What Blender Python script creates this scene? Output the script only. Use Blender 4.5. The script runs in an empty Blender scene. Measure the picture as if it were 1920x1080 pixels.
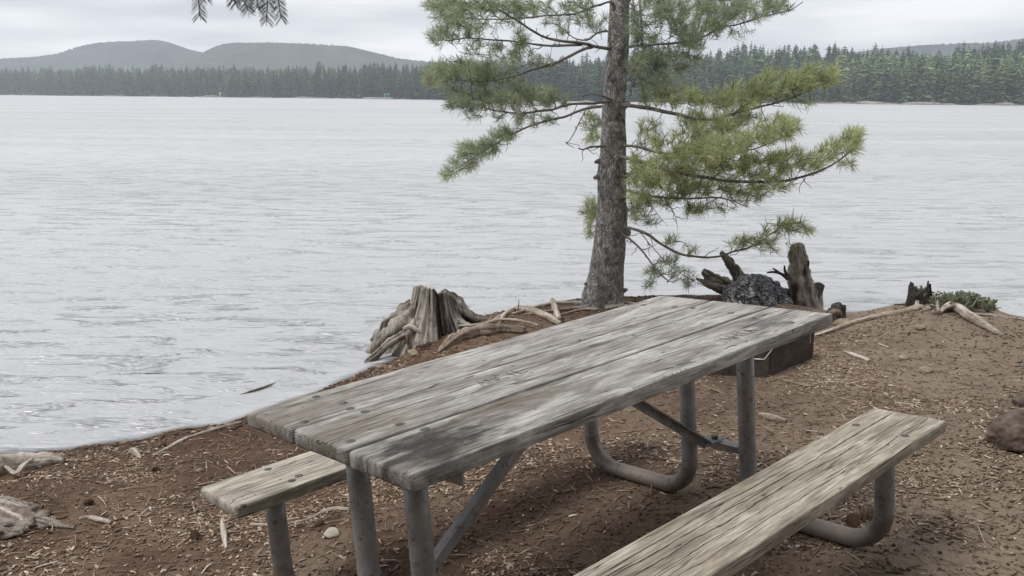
import bpy, math, random
import numpy as np
from mathutils import Vector, Matrix, noise as mnoise

# ------------------------------------------------------------------ camera
F_PX = 1694.018
PITCH, ROLL = 0.208832, 0.0072915
CAM_H = 1.75                     # lens height above the lake (m)
scene = bpy.context.scene
COL = scene.collection

def cam_axes():
    F = np.array([0, math.cos(PITCH), -math.sin(PITCH)])
    R = np.array([1., 0, 0]); U = np.cross(R, F)
    c, s = math.cos(ROLL), math.sin(ROLL)
    return c*R + s*U, -s*R + c*U, F
CR, CU, CF = cam_axes()
CAM = np.array([0, 0, CAM_H])
cd = bpy.data.cameras.new('camera')
cd.sensor_width = 36; cd.lens = F_PX/1920*36; cd.clip_start = .05; cd.clip_end = 20000
cam = bpy.data.objects.new('camera', cd); COL.objects.link(cam)
cam.matrix_world = Matrix([[CR[0], CU[0], -CF[0], 0], [CR[1], CU[1], -CF[1], 0], [CR[2], CU[2], -CF[2], CAM_H], [0, 0, 0, 1]])
scene.camera = cam

# ------------------------------------------------------------------ light
SUN_EL, SUN_AZ = math.radians(60), math.radians(-112)    # azimuth from +Y towards +X
scene.view_settings.view_transform = 'Standard'
scene.view_settings.look = 'None'
scene.view_settings.exposure = 0.60
scene.cycles.volume_bounces = 2
scene.view_settings.gamma = 1.0
w = bpy.data.worlds.new('World'); scene.world = w; w.use_nodes = True
nt = w.node_tree; nt.nodes.clear()
def WN(t, **k):
    n = nt.nodes.new(t)
    for a, b in k.items(): setattr(n, a, b)
    return n
sky = WN('ShaderNodeTexSky', sky_type='NISHITA', sun_disc=False, sun_elevation=SUN_EL, sun_rotation=SUN_AZ)
bg1 = WN('ShaderNodeBackground'); bg1.inputs['Strength'].default_value = .08
nt.links.new(sky.outputs[0], bg1.inputs[0])
tc = WN('ShaderNodeTexCoord')
mp = WN('ShaderNodeMapping'); mp.inputs['Scale'].default_value = (1.7, 1.7, 11.0); mp.inputs['Location'].default_value = (3.1, 0.4, 1.2)
nt.links.new(tc.outputs['Generated'], mp.inputs[0])
nz = WN('ShaderNodeTexNoise'); nz.inputs['Scale'].default_value = 2.1; nz.inputs['Detail'].default_value = 5; nz.inputs['Roughness'].default_value = .5
nt.links.new(mp.outputs[0], nz.inputs['Vector'])
cr = WN('ShaderNodeValToRGB')
cr.color_ramp.elements[0].position = .38; cr.color_ramp.elements[0].color = (.56, .572, .605, 1)
cr.color_ramp.elements[1].position = .62; cr.color_ramp.elements[1].color = (.98, .98, .99, 1)
nt.links.new(nz.outputs[0], cr.inputs[0])
bg2 = WN('ShaderNodeBackground'); bg2.inputs['Strength'].default_value = .78
nt.links.new(cr.outputs[0], bg2.inputs[0])
mx = WN('ShaderNodeMixShader'); mx.inputs[0].default_value = .93
nt.links.new(bg1.outputs[0], mx.inputs[1]); nt.links.new(bg2.outputs[0], mx.inputs[2])
wo = WN('ShaderNodeOutputWorld'); nt.links.new(mx.outputs[0], wo.inputs[0])
sl = bpy.data.lights.new('sun', 'SUN'); sl.energy = 1.5; sl.angle = math.radians(22); sl.color = (1, .97, .92)
so = bpy.data.objects.new('sun', sl); COL.objects.link(so)
sd = Vector((math.sin(SUN_AZ)*math.cos(SUN_EL), math.cos(SUN_AZ)*math.cos(SUN_EL), math.sin(SUN_EL)))
so.rotation_euler = sd.to_track_quat('Z', 'Y').to_euler()
so.location = (0, 0, 30)

# ------------------------------------------------------------------ picnic table frame (slightly tilted with the bank)
TA = np.array([[0.72529352, -0.68415055, -0.07672897], [0.6877053, 0.72515263, 0.03485807], [0.03179205, -0.07804925, 0.99644246]])
TT = np.array([0.19295612, 2.61471338, -0.76356017]) + CAM
GZ = -.73
TN = TA[:, 2]; TG = TT + TA @ np.array([0, 0, GZ])      # ground plane under the table

def ray(x, y):
    return ((x-960)/F_PX)*CR - ((y-540)/F_PX)*CU + CF
def at(x, y, Y):
    d = ray(x, y); return CAM + d*(Y/d[1])
def on_plane(x, y):
    d = ray(x, y); return CAM + d*(((TG-CAM) @ TN)/(d @ TN))
def on_z(x, y, z=0.):
    d = ray(x, y); return CAM + d*((z-CAM_H)/d[2])

# ------------------------------------------------------------------ numpy noise
_rs = np.random.RandomState(7); _T = _rs.rand(256, 256)
def vn(X, Y):
    xi = np.floor(X).astype(int); yi = np.floor(Y).astype(int)
    fx = X-xi; fy = Y-yi; fx = fx*fx*(3-2*fx); fy = fy*fy*(3-2*fy)
    a = _T[xi & 255, yi & 255]; b = _T[(xi+1) & 255, yi & 255]; c = _T[xi & 255, (yi+1) & 255]; d = _T[(xi+1) & 255, (yi+1) & 255]
    return (a*(1-fx)+b*fx)*(1-fy) + (c*(1-fx)+d*fx)*fy
def fbm(X, Y, o=4):
    s = 0; a = .5
    for i in range(o): s = s + a*vn(X+17.3*i, Y-9.1*i); X = X*2.03; Y = Y*2.03; a *= .5
    return s

# ------------------------------------------------------------------ shore and ground height
EPX = [(0, 866), (60, 862), (125, 855), (190, 838), (270, 826), (350, 806), (440, 796), (560, 752), (640, 722), (700, 692), (765, 668), (815, 640), (880, 612), (930, 594), (1010, 580), (1083, 568), (1165, 565), (1250, 560), (1420, 568), (1520, 588), (1595, 604), (1660, 603), (1740, 600), (1800, 606), (1870, 619), (1920, 620)]
E = [on_plane(*q)[:2] for q in EPX]
E = [np.array((-30., -6.)), np.array((-9., 2.5)), np.array((-4.2, 3.75))] + E + [np.array((4.2, 5.3)), np.array((7., 5.6)), np.array((12., 4.5)), np.array((30., 8.))]
E = np.array(E)
for i in range(4, len(E)):
    if E[i, 0] <= E[i-1, 0]: E[i, 0] = E[i-1, 0]+.02
def sdist(X, Y):
    s = np.sign(np.interp(X, E[:, 0], E[:, 1]) - Y)
    D = np.full(np.shape(X), 1e9)
    for a, b in zip(E[:-1], E[1:]):
        ab = b-a; t = np.clip(((X-a[0])*ab[0]+(Y-a[1])*ab[1])/(ab@ab), 0, 1)
        D = np.minimum(D, np.hypot(X-a[0]-t*ab[0], Y-a[1]-t*ab[1]))
    return D*s
MOUNDS = []
for (px, py, amp, sg) in [(1785, 616, .155, .34), (1690, 612, .03, .3), (985, 610, .07, .30), (880, 640, .06, .26), (1120, 582, .05, .35), (60, 975, .09, .22), (20, 905, .05, .25), (1900, 850, .04, .3), (1400, 575, .06, .5)]:
    p = on_plane(px, py); MOUNDS.append((p[0], p[1], amp, sg))
def height(X, Y):
    X = np.asarray(X, float); Y = np.asarray(Y, float)
    pl = TG[2] - (TN[0]*(X-TG[0]) + TN[1]*(Y-TG[1]))/TN[2]
    pl = np.where(pl > .9, .9+(pl-.9)*.3, pl)
    for mx_, my_, am, sg in MOUNDS: pl = pl + am*np.exp(-((X-mx_)**2+(Y-my_)**2)/(2*sg*sg))
    d = sdist(X, Y) + .13*(fbm(X*3.1, Y*3.1, 3)-.45) + .07*(fbm(X*11, Y*11+3, 2)-.4)
    pl = np.maximum(pl, .012 + .03*np.clip(d, 0, 1.5))
    inl = np.clip(d/.5, 0, 1)
    pl = pl + inl*(.05*(fbm(X*1.7+5, Y*1.7, 3)-.45)) + .014*(fbm(X*9, Y*9, 3)-.45)*np.clip(.3+inl, 0, 1)
    o = np.clip(-d, 0, None); t = np.clip(o/.40, 0, 1); t = t*t*(3-2*t)
    return pl - t*(pl+.05) - .12*o
def hz(x, y): return float(height(np.array([x]), np.array([y]))[0])
def hit(px, py):
    d = ray(px, py); d = d/np.linalg.norm(d)
    s = np.arange(.5, 14, .01); P = CAM[None]+s[:, None]*d[None]
    below = np.nonzero(P[:, 2] < height(P[:, 0], P[:, 1]))[0]
    if len(below) == 0 or P[below[0], 2] < 0: return on_z(px, py)
    return P[below[0]]

# ------------------------------------------------------------------ materials
def mat(name, build):
    m = bpy.data.materials.new(name); m.use_nodes = True; t = m.node_tree; t.nodes.clear()
    class B: pass
    b = B(); b.t = t
    def N(ty, **k):
        n = t.nodes.new(ty)
        for a, v in k.items():
            if a in n.bl_rna.properties: setattr(n, a, v)
        return n
    b.N = N
    def L(a, c): t.links.new(a, c)
    b.L = L
    def coord(kind='Object', scale=(1, 1, 1), rot=(0, 0, 0), loc=(0, 0, 0)):
        c = N('ShaderNodeTexCoord'); p = N('ShaderNodeMapping'); p.inputs['Scale'].default_value = scale; p.inputs['Rotation'].default_value = rot; p.inputs['Location'].default_value = loc
        L(c.outputs[kind], p.inputs[0]); return p.outputs[0]
    b.coord = coord
    def noise(v, s=1, d=4, r=.5, dist=0):
        n = N('ShaderNodeTexNoise'); n.inputs['Scale'].default_value = s; n.inputs['Detail'].default_value = d; n.inputs['Roughness'].default_value = r; n.inputs['Distortion'].default_value = dist
        L(v, n.inputs['Vector']); return n.outputs[0]
    b.noise = noise
    def ramp(v, stops):
        n = N('ShaderNodeValToRGB'); e = n.color_ramp.elements
        while len(e) < len(stops): e.new(.5)
        for q, (p, c) in zip(e, stops):
            q.position = p; q.color = (c, c, c, 1) if isinstance(c, (int, float)) else (*c, 1)
        L(v, n.inputs[0]); return n.outputs[0]
    b.ramp = ramp
    def mix(f, a, c, mode='MIX'):
        n = N('ShaderNodeMix', data_type='RGBA', blend_type=mode)
        for s, v in ((0, f), (6, a), (7, c)):
            if isinstance(v, (int, float)): n.inputs[s].default_value = v if s == 0 else (v, v, v, 1)
            elif isinstance(v, tuple): n.inputs[s].default_value = (*v, 1)
            else: L(v, n.inputs[s])
        return n.outputs[2]
    b.mix = mix
    def math_(op, a, c=0.):
        n = N('ShaderNodeMath', operation=op)
        for s, v in ((0, a), (1, c)):
            if isinstance(v, (int, float)): n.inputs[s].default_value = v
            else: L(v, n.inputs[s])
        return n.outputs[0]
    b.math = math_
    def bump(h, dist=.01, st=1., nrm=None):
        n = N('ShaderNodeBump'); n.inputs['Strength'].default_value = st; n.inputs['Distance'].default_value = dist
        L(h, n.inputs['Height'])
        if nrm is not None: L(nrm, n.inputs['Normal'])
        return n.outputs[0]
    b.bump = bump
    def attr(nm):
        n = N('ShaderNodeAttribute'); n.attribute_name = nm; return n.outputs['Fac']
    b.attr = attr
    def out(color, rough=.85, nrm=None, metal=0., spec=.3, ior=1.45, transl=None):
        p = N('ShaderNodeBsdfPrincipled')
        if isinstance(color, tuple): p.inputs['Base Color'].default_value = (*color, 1)
        else: L(color, p.inputs['Base Color'])
        if isinstance(rough, (int, float)): p.inputs['Roughness'].default_value = rough
        else: L(rough, p.inputs['Roughness'])
        p.inputs['Metallic'].default_value = metal; p.inputs['Specular IOR Level'].default_value = spec; p.inputs['IOR'].default_value = ior
        if nrm is not None: L(nrm, p.inputs['Normal'])
        sh = p.outputs[0]
        if transl:
            q = N('ShaderNodeBsdfTranslucent'); L(color, q.inputs[0]) if not isinstance(color, tuple) else None
            x = N('ShaderNodeMixShader'); x.inputs[0].default_value = transl; L(sh, x.inputs[1]); L(q.outputs[0], x.inputs[2]); sh = x.outputs[0]
        o = N('ShaderNodeOutputMaterial'); L(sh, o.inputs[0])
    b.out = out
    build(b); return m

def m_plank(name, lo, mid, hi, stains, seed, crack=1.0, brown=(.20, .15, .11), lines=()):
    def f(b):
        v = b.coord('Object', (2.6, 60, 40), loc=(seed, seed*2, 0)); streak = b.noise(v, 2.0, 8, .70, .35)
        v2 = b.coord('Object', (1.5, 5.5, 3), loc=(seed, 1, 4)); patch = b.noise(v2, 2.4, 5, .62, .9)
        v3 = b.coord('Object', (2.5, 8, 8), loc=(2, seed, 0)); blot = b.noise(v3, 3, 5, .6, .8)
        s = b.math('ADD', b.math('MULTIPLY', streak, .36), b.math('MULTIPLY', patch, .64))
        col = b.ramp(s, [(.37, lo), (.49, mid), (.58, hi)])
        col = b.mix(b.ramp(blot, [(.50, 0.), (.72, .55)]), col, brown)
        c = b.N('ShaderNodeTexCoord'); sep = b.N('ShaderNodeSeparateXYZ'); b.L(c.outputs['Object'], sep.inputs[0])
        wob = b.noise(b.coord('Object', (9, 22, 9)), 1.2, 4, .6, 0)
        for (cx, cy, rx, ry, colr, amt) in stains:
            dx = b.math('DIVIDE', b.math('SUBTRACT', sep.outputs[0], cx), rx); dy = b.math('DIVIDE', b.math('SUBTRACT', sep.outputs[1], cy), ry)
            r = b.math('SQRT', b.math('ADD', b.math('MULTIPLY', dx, dx), b.math('MULTIPLY', dy, dy)))
            r = b.math('ADD', r, b.math('MULTIPLY', b.math('SUBTRACT', wob, .5), 2.2))
            col = b.mix(b.ramp(r, [(.30, amt), (1.15, 0.)]), col, colr)
        # drying cracks and raised grain run along the board
        cv = b.coord('Object', (.55, 16, 16), loc=(seed*3, seed, 0)); cn = b.noise(cv, 1.5, 3, .5, .25)
        ck = b.math('ABSOLUTE', b.math('SUBTRACT', cn, .5)); brk = b.noise(b.coord('Object', (3, 9, 3)), 1.3, 2)
        ckm = b.ramp(ck, [(0., 1.), (.010*crack, 0.)]); ckm = b.math('MULTIPLY', ckm, b.ramp(brk, [(.42, 0.), (.56, 1.)]))
        col = b.mix(b.math('MULTIPLY', ckm, .85), col, (.035, .028, .022))
        fine = b.noise(b.coord('Object', (7, 170, 170)), 1.5, 3, .6, .2)
        col = b.mix(b.ramp(fine, [(.35, .55), (.58, 0.)]), col, (.09, .08, .07))
        wl = b.noise(b.coord('Object', (1.7, 7., .01), loc=(seed, 0, 0)), 1.6, 4, .6); lm = None
        for (ly, xa, xb, wd, am) in lines:
            yy = b.math('ADD', sep.outputs[1], b.math('MULTIPLY', b.math('SUBTRACT', wl, .5), am))
            e = b.ramp(b.math('DIVIDE', b.math('ABSOLUTE', b.math('SUBTRACT', yy, ly)), wd), [(.45, 1.), (1., 0.)])
            xr = b.ramp(b.math('DIVIDE', b.math('ABSOLUTE', b.math('SUBTRACT', sep.outputs[0], (xa+xb)/2)), abs(xb-xa)/2), [(.9, 1.), (1., 0.)])
            e = b.math('MULTIPLY', e, xr); lm = e if lm is None else b.math('MAXIMUM', lm, e)
        if lm is not None: col = b.mix(b.math('MULTIPLY', lm, .9), col, (.03, .024, .02)); ckm = b.math('MAXIMUM', ckm, lm)
        # small dents and knocks
        dn = b.noise(b.coord('Object', (16, 34, 20), loc=(seed, 0, 0)), 1.6, 2, .4)
        dent = b.ramp(dn, [(.24, 1.), (.27, 0.)]); col = b.mix(b.math('MULTIPLY', dent, .7), col, (.06, .05, .045))
        h = b.math('SUBTRACT', b.math('ADD', b.math('MULTIPLY', streak, .5), b.math('MULTIPLY', fine, .3)), b.math('ADD', b.math('MULTIPLY', ckm, 1.2), b.math('MULTIPLY', dent, .6)))
        b.out(col, .85, b.bump(h, .004, .9), spec=.25)
    return mat(name, f)

def m_wood(name, stops, scale=(6, 6, 1.2), bumpd=.01, rough=.9):
    def f(b):
        v = b.coord('Object', scale); n1 = b.noise(v, 5, 7, .65, .6); n2 = b.noise(b.coord('Object', (3, 3, 3)), 1.6, 4, .6)
        s = b.math('ADD', b.math('ADD', b.math('MULTIPLY', n1, .42), b.math('MULTIPLY', n2, .2)), b.math('MULTIPLY', b.attr('tone'), .38))
        vo = b.noise(b.coord('Object', (scale[0]*4, scale[1]*4, scale[2]*4)), 6, 3, .6)
        h = b.math('ADD', b.math('ADD', n1, b.math('MULTIPLY', vo, .35)), b.math('MULTIPLY', b.attr('tone'), .5))
        b.out(b.ramp(s, stops), rough, b.bump(h, bumpd, 1.), spec=.2)
    return mat(name, f)

M = {}
M['driftwood'] = m_wood('weathered driftwood', [(.34, (.06, .048, .04)), (.47, (.22, .18, .15)), (.60, (.50, .45, .39))], (5, 5, 5), .02)
M['pale_root'] = m_wood('bleached root', [(.32, (.16, .12, .09)), (.46, (.40, .34, .28)), (.62, (.66, .60, .53))], (7, 7, 7), .012)
M['root'] = m_wood('brown root', [(.33, (.07, .05, .035)), (.48, (.22, .17, .13)), (.64, (.42, .35, .29))], (7, 7, 7), .012)
M['shell'] = None
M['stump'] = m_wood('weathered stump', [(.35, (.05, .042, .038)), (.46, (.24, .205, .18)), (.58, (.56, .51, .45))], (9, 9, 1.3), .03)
M['dark_wood'] = m_wood('wet dark wood', [(.34, (.015, .012, .012)), (.50, (.06, .05, .048)), (.66, (.17, .15, .14))], (6, 6, 3), .02)
M['snag'] = m_wood('grey brown snag', [(.34, (.09, .078, .065)), (.47, (.31, .27, .225)), (.62, (.55, .50, .43))], (10, 10, 1.6), .03)
M['bark'] = m_wood('dark twig bark', [(.35, (.09, .08, .073)), (.5, (.22, .20, .185)), (.65, (.40, .375, .355))], (14, 14, 14), .008)

def f_trunk(b):
    v = b.coord('Object', (1, 1, .55)); n = b.N('ShaderNodeTexVoronoi'); n.feature = 'DISTANCE_TO_EDGE'; n.inputs['Scale'].default_value = 48
    w_ = b.noise(b.coord('Object', (9, 9, 7)), 2, 5, .65, .4)
    mv = b.N('ShaderNodeMix', data_type='VECTOR'); mv.inputs[0].default_value = .30
    nc = b.N('ShaderNodeTexNoise'); nc.inputs['Scale'].default_value = 7; b.L(v, nc.inputs['Vector']); b.L(v, mv.inputs[4]); b.L(nc.outputs[1], mv.inputs[5]); b.L(mv.outputs[1], n.inputs['Vector'])
    edge = b.ramp(n.outputs[0], [(.0, 0.), (.16, 1.)])
    col = b.ramp(w_, [(.34, (.19, .178, .17)), (.5, (.47, .45, .435)), (.66, (.70, .68, .66))])
    lich = b.noise(b.coord('Object', (3, 3, 2), loc=(4, 0, 0)), 5, 6, .7)
    col = b.mix(b.ramp(lich, [(.56, 0.), (.66, .6)]), col, (.36, .35, .31))
    col = b.mix(b.math('MULTIPLY', b.math('SUBTRACT', 1., edge), .45), col, (.06, .052, .047))
    h = b.math('ADD', b.math('MULTIPLY', edge, .35), b.math('MULTIPLY', w_, 1.1))
    b.out(col, .92, b.bump(h, .022, 1.), spec=.15)
M['trunk'] = mat('pine bark', f_trunk)

def f_needle(lo, hi):
    def f(b):
        b.out(b.ramp(b.attr('tone'), [(0., lo), (1., hi)]), .5, spec=.35, transl=.42)
    return f
M['needle'] = mat('pine needles', f_needle((.17, .20, .105), (.56, .61, .33)))
M['needle_grey'] = mat('grey green pine needles', f_needle((.18, .21, .15), (.52, .58, .37)))  # greyer copy; backlight and lens veil on these limbs put into the colour
M['fir_needle'] = mat('fir needles', f_needle((.13, .15, .14), (.28, .31, .28)))
M['leaf'] = mat('shrub leaves', f_needle((.07, .085, .05), (.32, .35, .21)))

def f_ground(b):
    n1 = b.noise(b.coord('Object', (1, 1, 1)), 1.1, 5, .6, .5); n2 = b.noise(b.coord('Object', (1, 1, 1)), 26, 7, .72, .3); n3 = b.noise(b.coord('Object', (1, 1, 1), loc=(5, 5, 0)), 140, 4, .7)
    col = b.ramp(n1, [(.34, (.092, .057, .040)), (.52, (.150, .096, .067)), (.68, (.245, .172, .122))])
    col = b.mix(b.ramp(n2, [(.34, .5), (.50, 0.)]), col, (.045, .032, .025))
    col = b.mix(b.ramp(n2, [(.58, 0.), (.74, .55)]), col, (.26, .19, .14))
    col = b.mix(b.ramp(n3, [(.30, .6), (.45, 0.)]), col, (.04, .026, .02))
    cx = b.N('ShaderNodeTexCoord'); sx = b.N('ShaderNodeSeparateXYZ'); b.L(cx.outputs['Object'], sx.inputs[0])
    dry = b.math('ADD', sx.outputs[2], b.math('MULTIPLY', b.math('SUBTRACT', n1, .5), .5))
    col = b.mix(b.ramp(dry, [(.16, 0.), (.40, .6)]), col, b.mix(n2, (.215, .17, .125), (.49, .415, .325)))
    # wet sand and silt close to the waterline
    c = b.N('ShaderNodeTexCoord'); sep = b.N('ShaderNodeSeparateXYZ'); b.L(c.outputs['Object'], sep.inputs[0])
    z = b.math('ADD', sep.outputs[2], b.math('MULTIPLY', b.math('SUBTRACT', n2, .5), .03))
    col = b.mix(b.ramp(z, [(.01, .92), (.055, 0.)]), col, (.07, .055, .045))
    h = b.math('ADD', n2, b.math('MULTIPLY', n3, .35))
    b.out(col, .95, b.bump(h, .018, 1.), spec=.15)
M['ground'] = mat('brown forest soil', f_ground)

def f_chip(b):
    t = b.attr('tone')
    b.out(b.ramp(t, [(0., (.075, .048, .034)), (.35, (.17, .115, .082)), (.7, (.36, .27, .195)), (.93, (.50, .41, .32)), (1., (.70, .63, .54))]), .85, spec=.25)
M['chip'] = mat('dry wood chips', f_chip)

def f_water(b):
    geo = b.N('ShaderNodeNewGeometry')
    def wn(sc, s, d, dist=0., rot=.35, r=.5):
        p = b.N('ShaderNodeMapping'); p.inputs['Scale'].default_value = sc; p.inputs['Rotation'].default_value = (0, 0, rot); b.L(geo.outputs['Position'], p.inputs[0]); return b.noise(p.outputs[0], s, d, r, dist)
    a = wn((.7, 1.6, 1), 1.7, 3, 1.0, .28); c = wn((1., 2.0, 1), 4.8, 3, .8, .12); e = wn((1, 2.2, 1), 13, 3, .4, .45); g = wn((.12, .3, 1), .8, 2, .2, .2)
    n1 = b.bump(b.math('ADD', a, b.math('MULTIPLY', g, 1.0)), .075, 1.)
    n2 = b.bump(c, .024, 1., n1); n3 = b.bump(e, .0012, 1., n2)
    k1 = b.ramp(wn((.55, 2.1, 1), 2.1, 4, .5, .22, .6), [(.54, 0.), (.66, 1.)]); k2 = b.ramp(wn((.5, 2.4, 1), 5.2, 3, .4, .10, .6), [(.55, 0.), (.68, 1.)]); lane = b.ramp(wn((.05, .16, 1), 1.2, 3), [(.35, .25), (.6, 1.)])
    n3 = b.bump(b.math('MULTIPLY', b.math('ADD', b.math('MULTIPLY', k1, 1.), b.math('MULTIPLY', k2, .22)), lane), .085, 1., n3)
    deep = wn((.05, .2, 1), .5, 3)
    col = b.ramp(deep, [(.35, (.41, .415, .43)), (.65, (.50, .505, .52))])
    p = b.N('ShaderNodeBsdfPrincipled'); b.L(col, p.inputs['Base Color']); p.inputs['Roughness'].default_value = .34; p.inputs['IOR'].default_value = 1.9
    p.inputs['Specular IOR Level'].default_value = .5; b.L(n3, p.inputs['Normal'])
    # the shallows let the bottom show through
    tr = b.N('ShaderNodeBsdfTransparent'); tr.inputs[0].default_value = (.75, .72, .68, 1)
    x = b.N('ShaderNodeMixShader'); at_ = b.attr('shallow'); b.L(at_, x.inputs[0]); b.L(p.outputs[0], x.inputs[1]); b.L(tr.outputs[0], x.inputs[2])
    o = b.N('ShaderNodeOutputMaterial'); b.L(x.outputs[0], o.inputs[0])
M['water'] = mat('lake water', f_water)

def f_forest(b):
    n = b.noise(b.coord('Object', (1, 1, .5)), 1.2, 4, .7)
    col = b.ramp(b.attr('tone'), [(0., (.04, .058, .046)), (.45, (.085, .13, .078)), (.75, (.18, .25, .12)), (1., (.30, .37, .18))])
    b.out(b.mix(b.ramp(n, [(.35, .5), (.6, 0.)]), col, (.012, .018, .014)), .9, spec=.1)
M['forest'] = mat('conifer foliage', f_forest)
def f_hill(b):
    n = b.noise(b.coord('Object', (.02, .02, .035)), 1.2, 6, .7); n2 = b.noise(b.coord('Object', (.004, .004, .01)), 1.2, 4, .6)
    col = b.ramp(n, [(.38, (.012, .02, .022)), (.60, (.06, .075, .065))])
    b.out(b.mix(b.ramp(n2, [(.4, 0.), (.65, .5)]), col, (.085, .095, .08)), .95, b.bump(n, 12., 1.), spec=.05)
M['hill'] = mat('wooded hill', f_hill)
M['shore'] = mat('shore gravel', lambda b: b.out(b.ramp(b.noise(b.coord('Object', (.05, .05, .3)), 2, 4, .6), [(.35, (.07, .07, .06)), (.65, (.32, .30, .27))]), .95))
def f_steel(b):
    n = b.noise(b.coord('Object', (3, 3, 3)), 4, 5, .6); n2 = b.noise(b.coord('Object', (1, 1, 1)), 40, 4, .7)
    c = b.N('ShaderNodeTexCoord'); sep = b.N('ShaderNodeSeparateXYZ'); b.L(c.outputs['Object'], sep.inputs[0])
    col = b.ramp(n, [(.35, (.25, .255, .26)), (.6, (.37, .37, .37))])
    z = b.math('ADD', sep.outputs[2], b.math('MULTIPLY', n, -.25))
    col = b.mix(b.ramp(z, [(-.08, .85), (.03, .0)]), col, (.21, .17, .14))
    col = b.mix(b.ramp(n2, [(.57, 0.), (.68, .8)]), col, (.13, .08, .05))
    b.out(col, b.ramp(n2, [(.3, .34), (.7, .6)]), b.bump(n2, .0015, .6), metal=.25, spec=.5)
M['steel'] = mat('weathered galvanised steel', f_steel)
M['bolt'] = mat('dull bolt steel', lambda b: b.out(b.ramp(b.noise(b.coord('Object', (1, 1, 1)), 60, 3), [(.3, (.06, .055, .05)), (.7, (.20, .185, .17))]), .6, metal=.3))
M['rust'] = mat('rusted iron', lambda b: b.out(b.ramp(b.noise(b.coord('Object', (1, 1, 1)), 9, 6, .7), [(.35, (.04, .031, .027)), (.65, (.10, .078, .066))]), .85, b.bump(b.noise(b.coord('Object', (1, 1, 1)), 40, 4), .003)))
M['wire'] = mat('bright wire', lambda b: b.out((.62, .60, .57), .35, metal=.7))
def f_rock(c1, c2):
    return lambda b: b.out(b.ramp(b.noise(b.coord('Object', (1, 1, 1)), 14, 6, .7), [(.35, c1), (.65, c2)]), .9, b.bump(b.noise(b.coord('Object', (1, 1, 1)), 35, 5), .006))
M['rock_pale'] = mat('pale stone', f_rock((.34, .30, .24), (.56, .51, .43)))
M['rock_tan'] = mat('tan stone', f_rock((.20, .155, .11), (.38, .31, .24)))
M['rock_dark'] = mat('dark boulder', f_rock((.075, .055, .045), (.21, .165, .135)))
def f_char(b):
    v = b.coord('Object', (1, 1, 1)); n1 = b.noise(v, 9, 5, .7)
    def bands(rot, sc, dist, wd):
        c = b.coord('Object', (1, 1, 1), rot); w = b.N('ShaderNodeTexWave'); w.wave_profile = 'SAW'; w.inputs['Scale'].default_value = sc; w.inputs['Distortion'].default_value = dist; w.inputs['Detail'].default_value = 3; w.inputs['Detail Scale'].default_value = 2.2; w.inputs['Detail Roughness'].default_value = .7
        b.L(c, w.inputs['Vector']); return b.ramp(w.outputs[1], [(0., 0.), (wd, 1.), (1., .72)])
    e1 = bands((0, .5, .5), 5.2, 4.5, .13); e2 = bands((.3, 1.75, 1.2), 4.0, 6.0, .15)
    vo = b.N('ShaderNodeTexVoronoi'); vo.feature = 'DISTANCE_TO_EDGE'; vo.inputs['Scale'].default_value = 30
    mv = b.N('ShaderNodeMix', data_type='VECTOR'); mv.inputs[0].default_value = .12; nc = b.N('ShaderNodeTexNoise'); nc.inputs['Scale'].default_value = 9; pv_ = b.coord('Object', (.6, 1, 1.8)); b.L(pv_, nc.inputs['Vector']); b.L(pv_, mv.inputs[4]); b.L(nc.outputs[1], mv.inputs[5]); b.L(mv.outputs[1], vo.inputs['Vector'])
    e = b.math('MULTIPLY', b.math('MULTIPLY', e1, e2), b.ramp(vo.outputs[0], [(.0, .15), (.10, 1.)]))
    col = b.mix(e, (.010, .010, .011), b.ramp(n1, [(.3, (.09, .092, .10)), (.46, (.27, .275, .29)), (.66, (.55, .56, .58))]))
    b.out(col, .6, b.bump(b.math('ADD', e, b.math('MULTIPLY', n1, .7)), .035, 1.), spec=.4)
M['char'] = mat('charred wood', f_char)
M['cone'] = mat('pine cone scales', lambda b: b.out(b.ramp(b.attr('tone'), [(0., (.04, .028, .02)), (1., (.20, .14, .10))]), .8))
M['carve'] = mat('carved groove', lambda b: b.out((.10, .09, .08), .95))
M['teal'] = mat('teal paint', lambda b: b.out((.16, .36, .35), .6))
M['white'] = mat('white paint', lambda b: b.out((.72, .72, .70), .6))

# ------------------------------------------------------------------ object helpers
def mesh_obj(name, V, Fc, m, parent=None, smooth=True, tone=None, origin=None):
    me = bpy.data.meshes.new(name)
    V = np.asarray(V, float)
    if origin is not None: V = V-np.asarray(origin)[None]
    if isinstance(Fc, np.ndarray):
        n = len(Fc); k = Fc.shape[1]
        me.vertices.add(len(V)); me.vertices.foreach_set('co', V.astype(np.float32).ravel())
        me.loops.add(n*k); me.loops.foreach_set('vertex_index', Fc.astype(np.int32).ravel())
        me.polygons.add(n); me.polygons.foreach_set('loop_start', np.arange(0, n*k, k, dtype=np.int32)); me.polygons.foreach_set('loop_total', np.full(n, k, np.int32))
        me.update(calc_edges=True); me.validate()
    else:
        me.from_pydata([tuple(v) for v in V], [], Fc); me.update()
    if smooth: me.polygons.foreach_set('use_smooth', np.ones(len(me.polygons), bool))
    if tone is None: tone = np.full(len(me.vertices), .5)
    if tone is not None:
        a = me.attributes.new('tone', 'FLOAT', 'POINT'); a.data.foreach_set('value', np.asarray(tone, np.float32))
    me.materials.append(m)
    o = bpy.data.objects.new(name, me); COL.objects.link(o)
    if origin is not None: o.location = Vector([float(q) for q in origin])
    if parent is not None:
        if origin is not None: o.location = o.location - parent.location
        o.parent = parent
    return o
def tag(o, label, cat, group=None):
    o['label'] = label; o['category'] = cat
    if group: o['group'] = group
    return o
def thing(name, label, cat, loc=(0, 0, 0), group=None):
    o = bpy.data.objects.new(name, None); COL.objects.link(o); o.location = Vector([float(q) for q in loc]); o.empty_display_size = .1
    return tag(o, label, cat, group)

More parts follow.
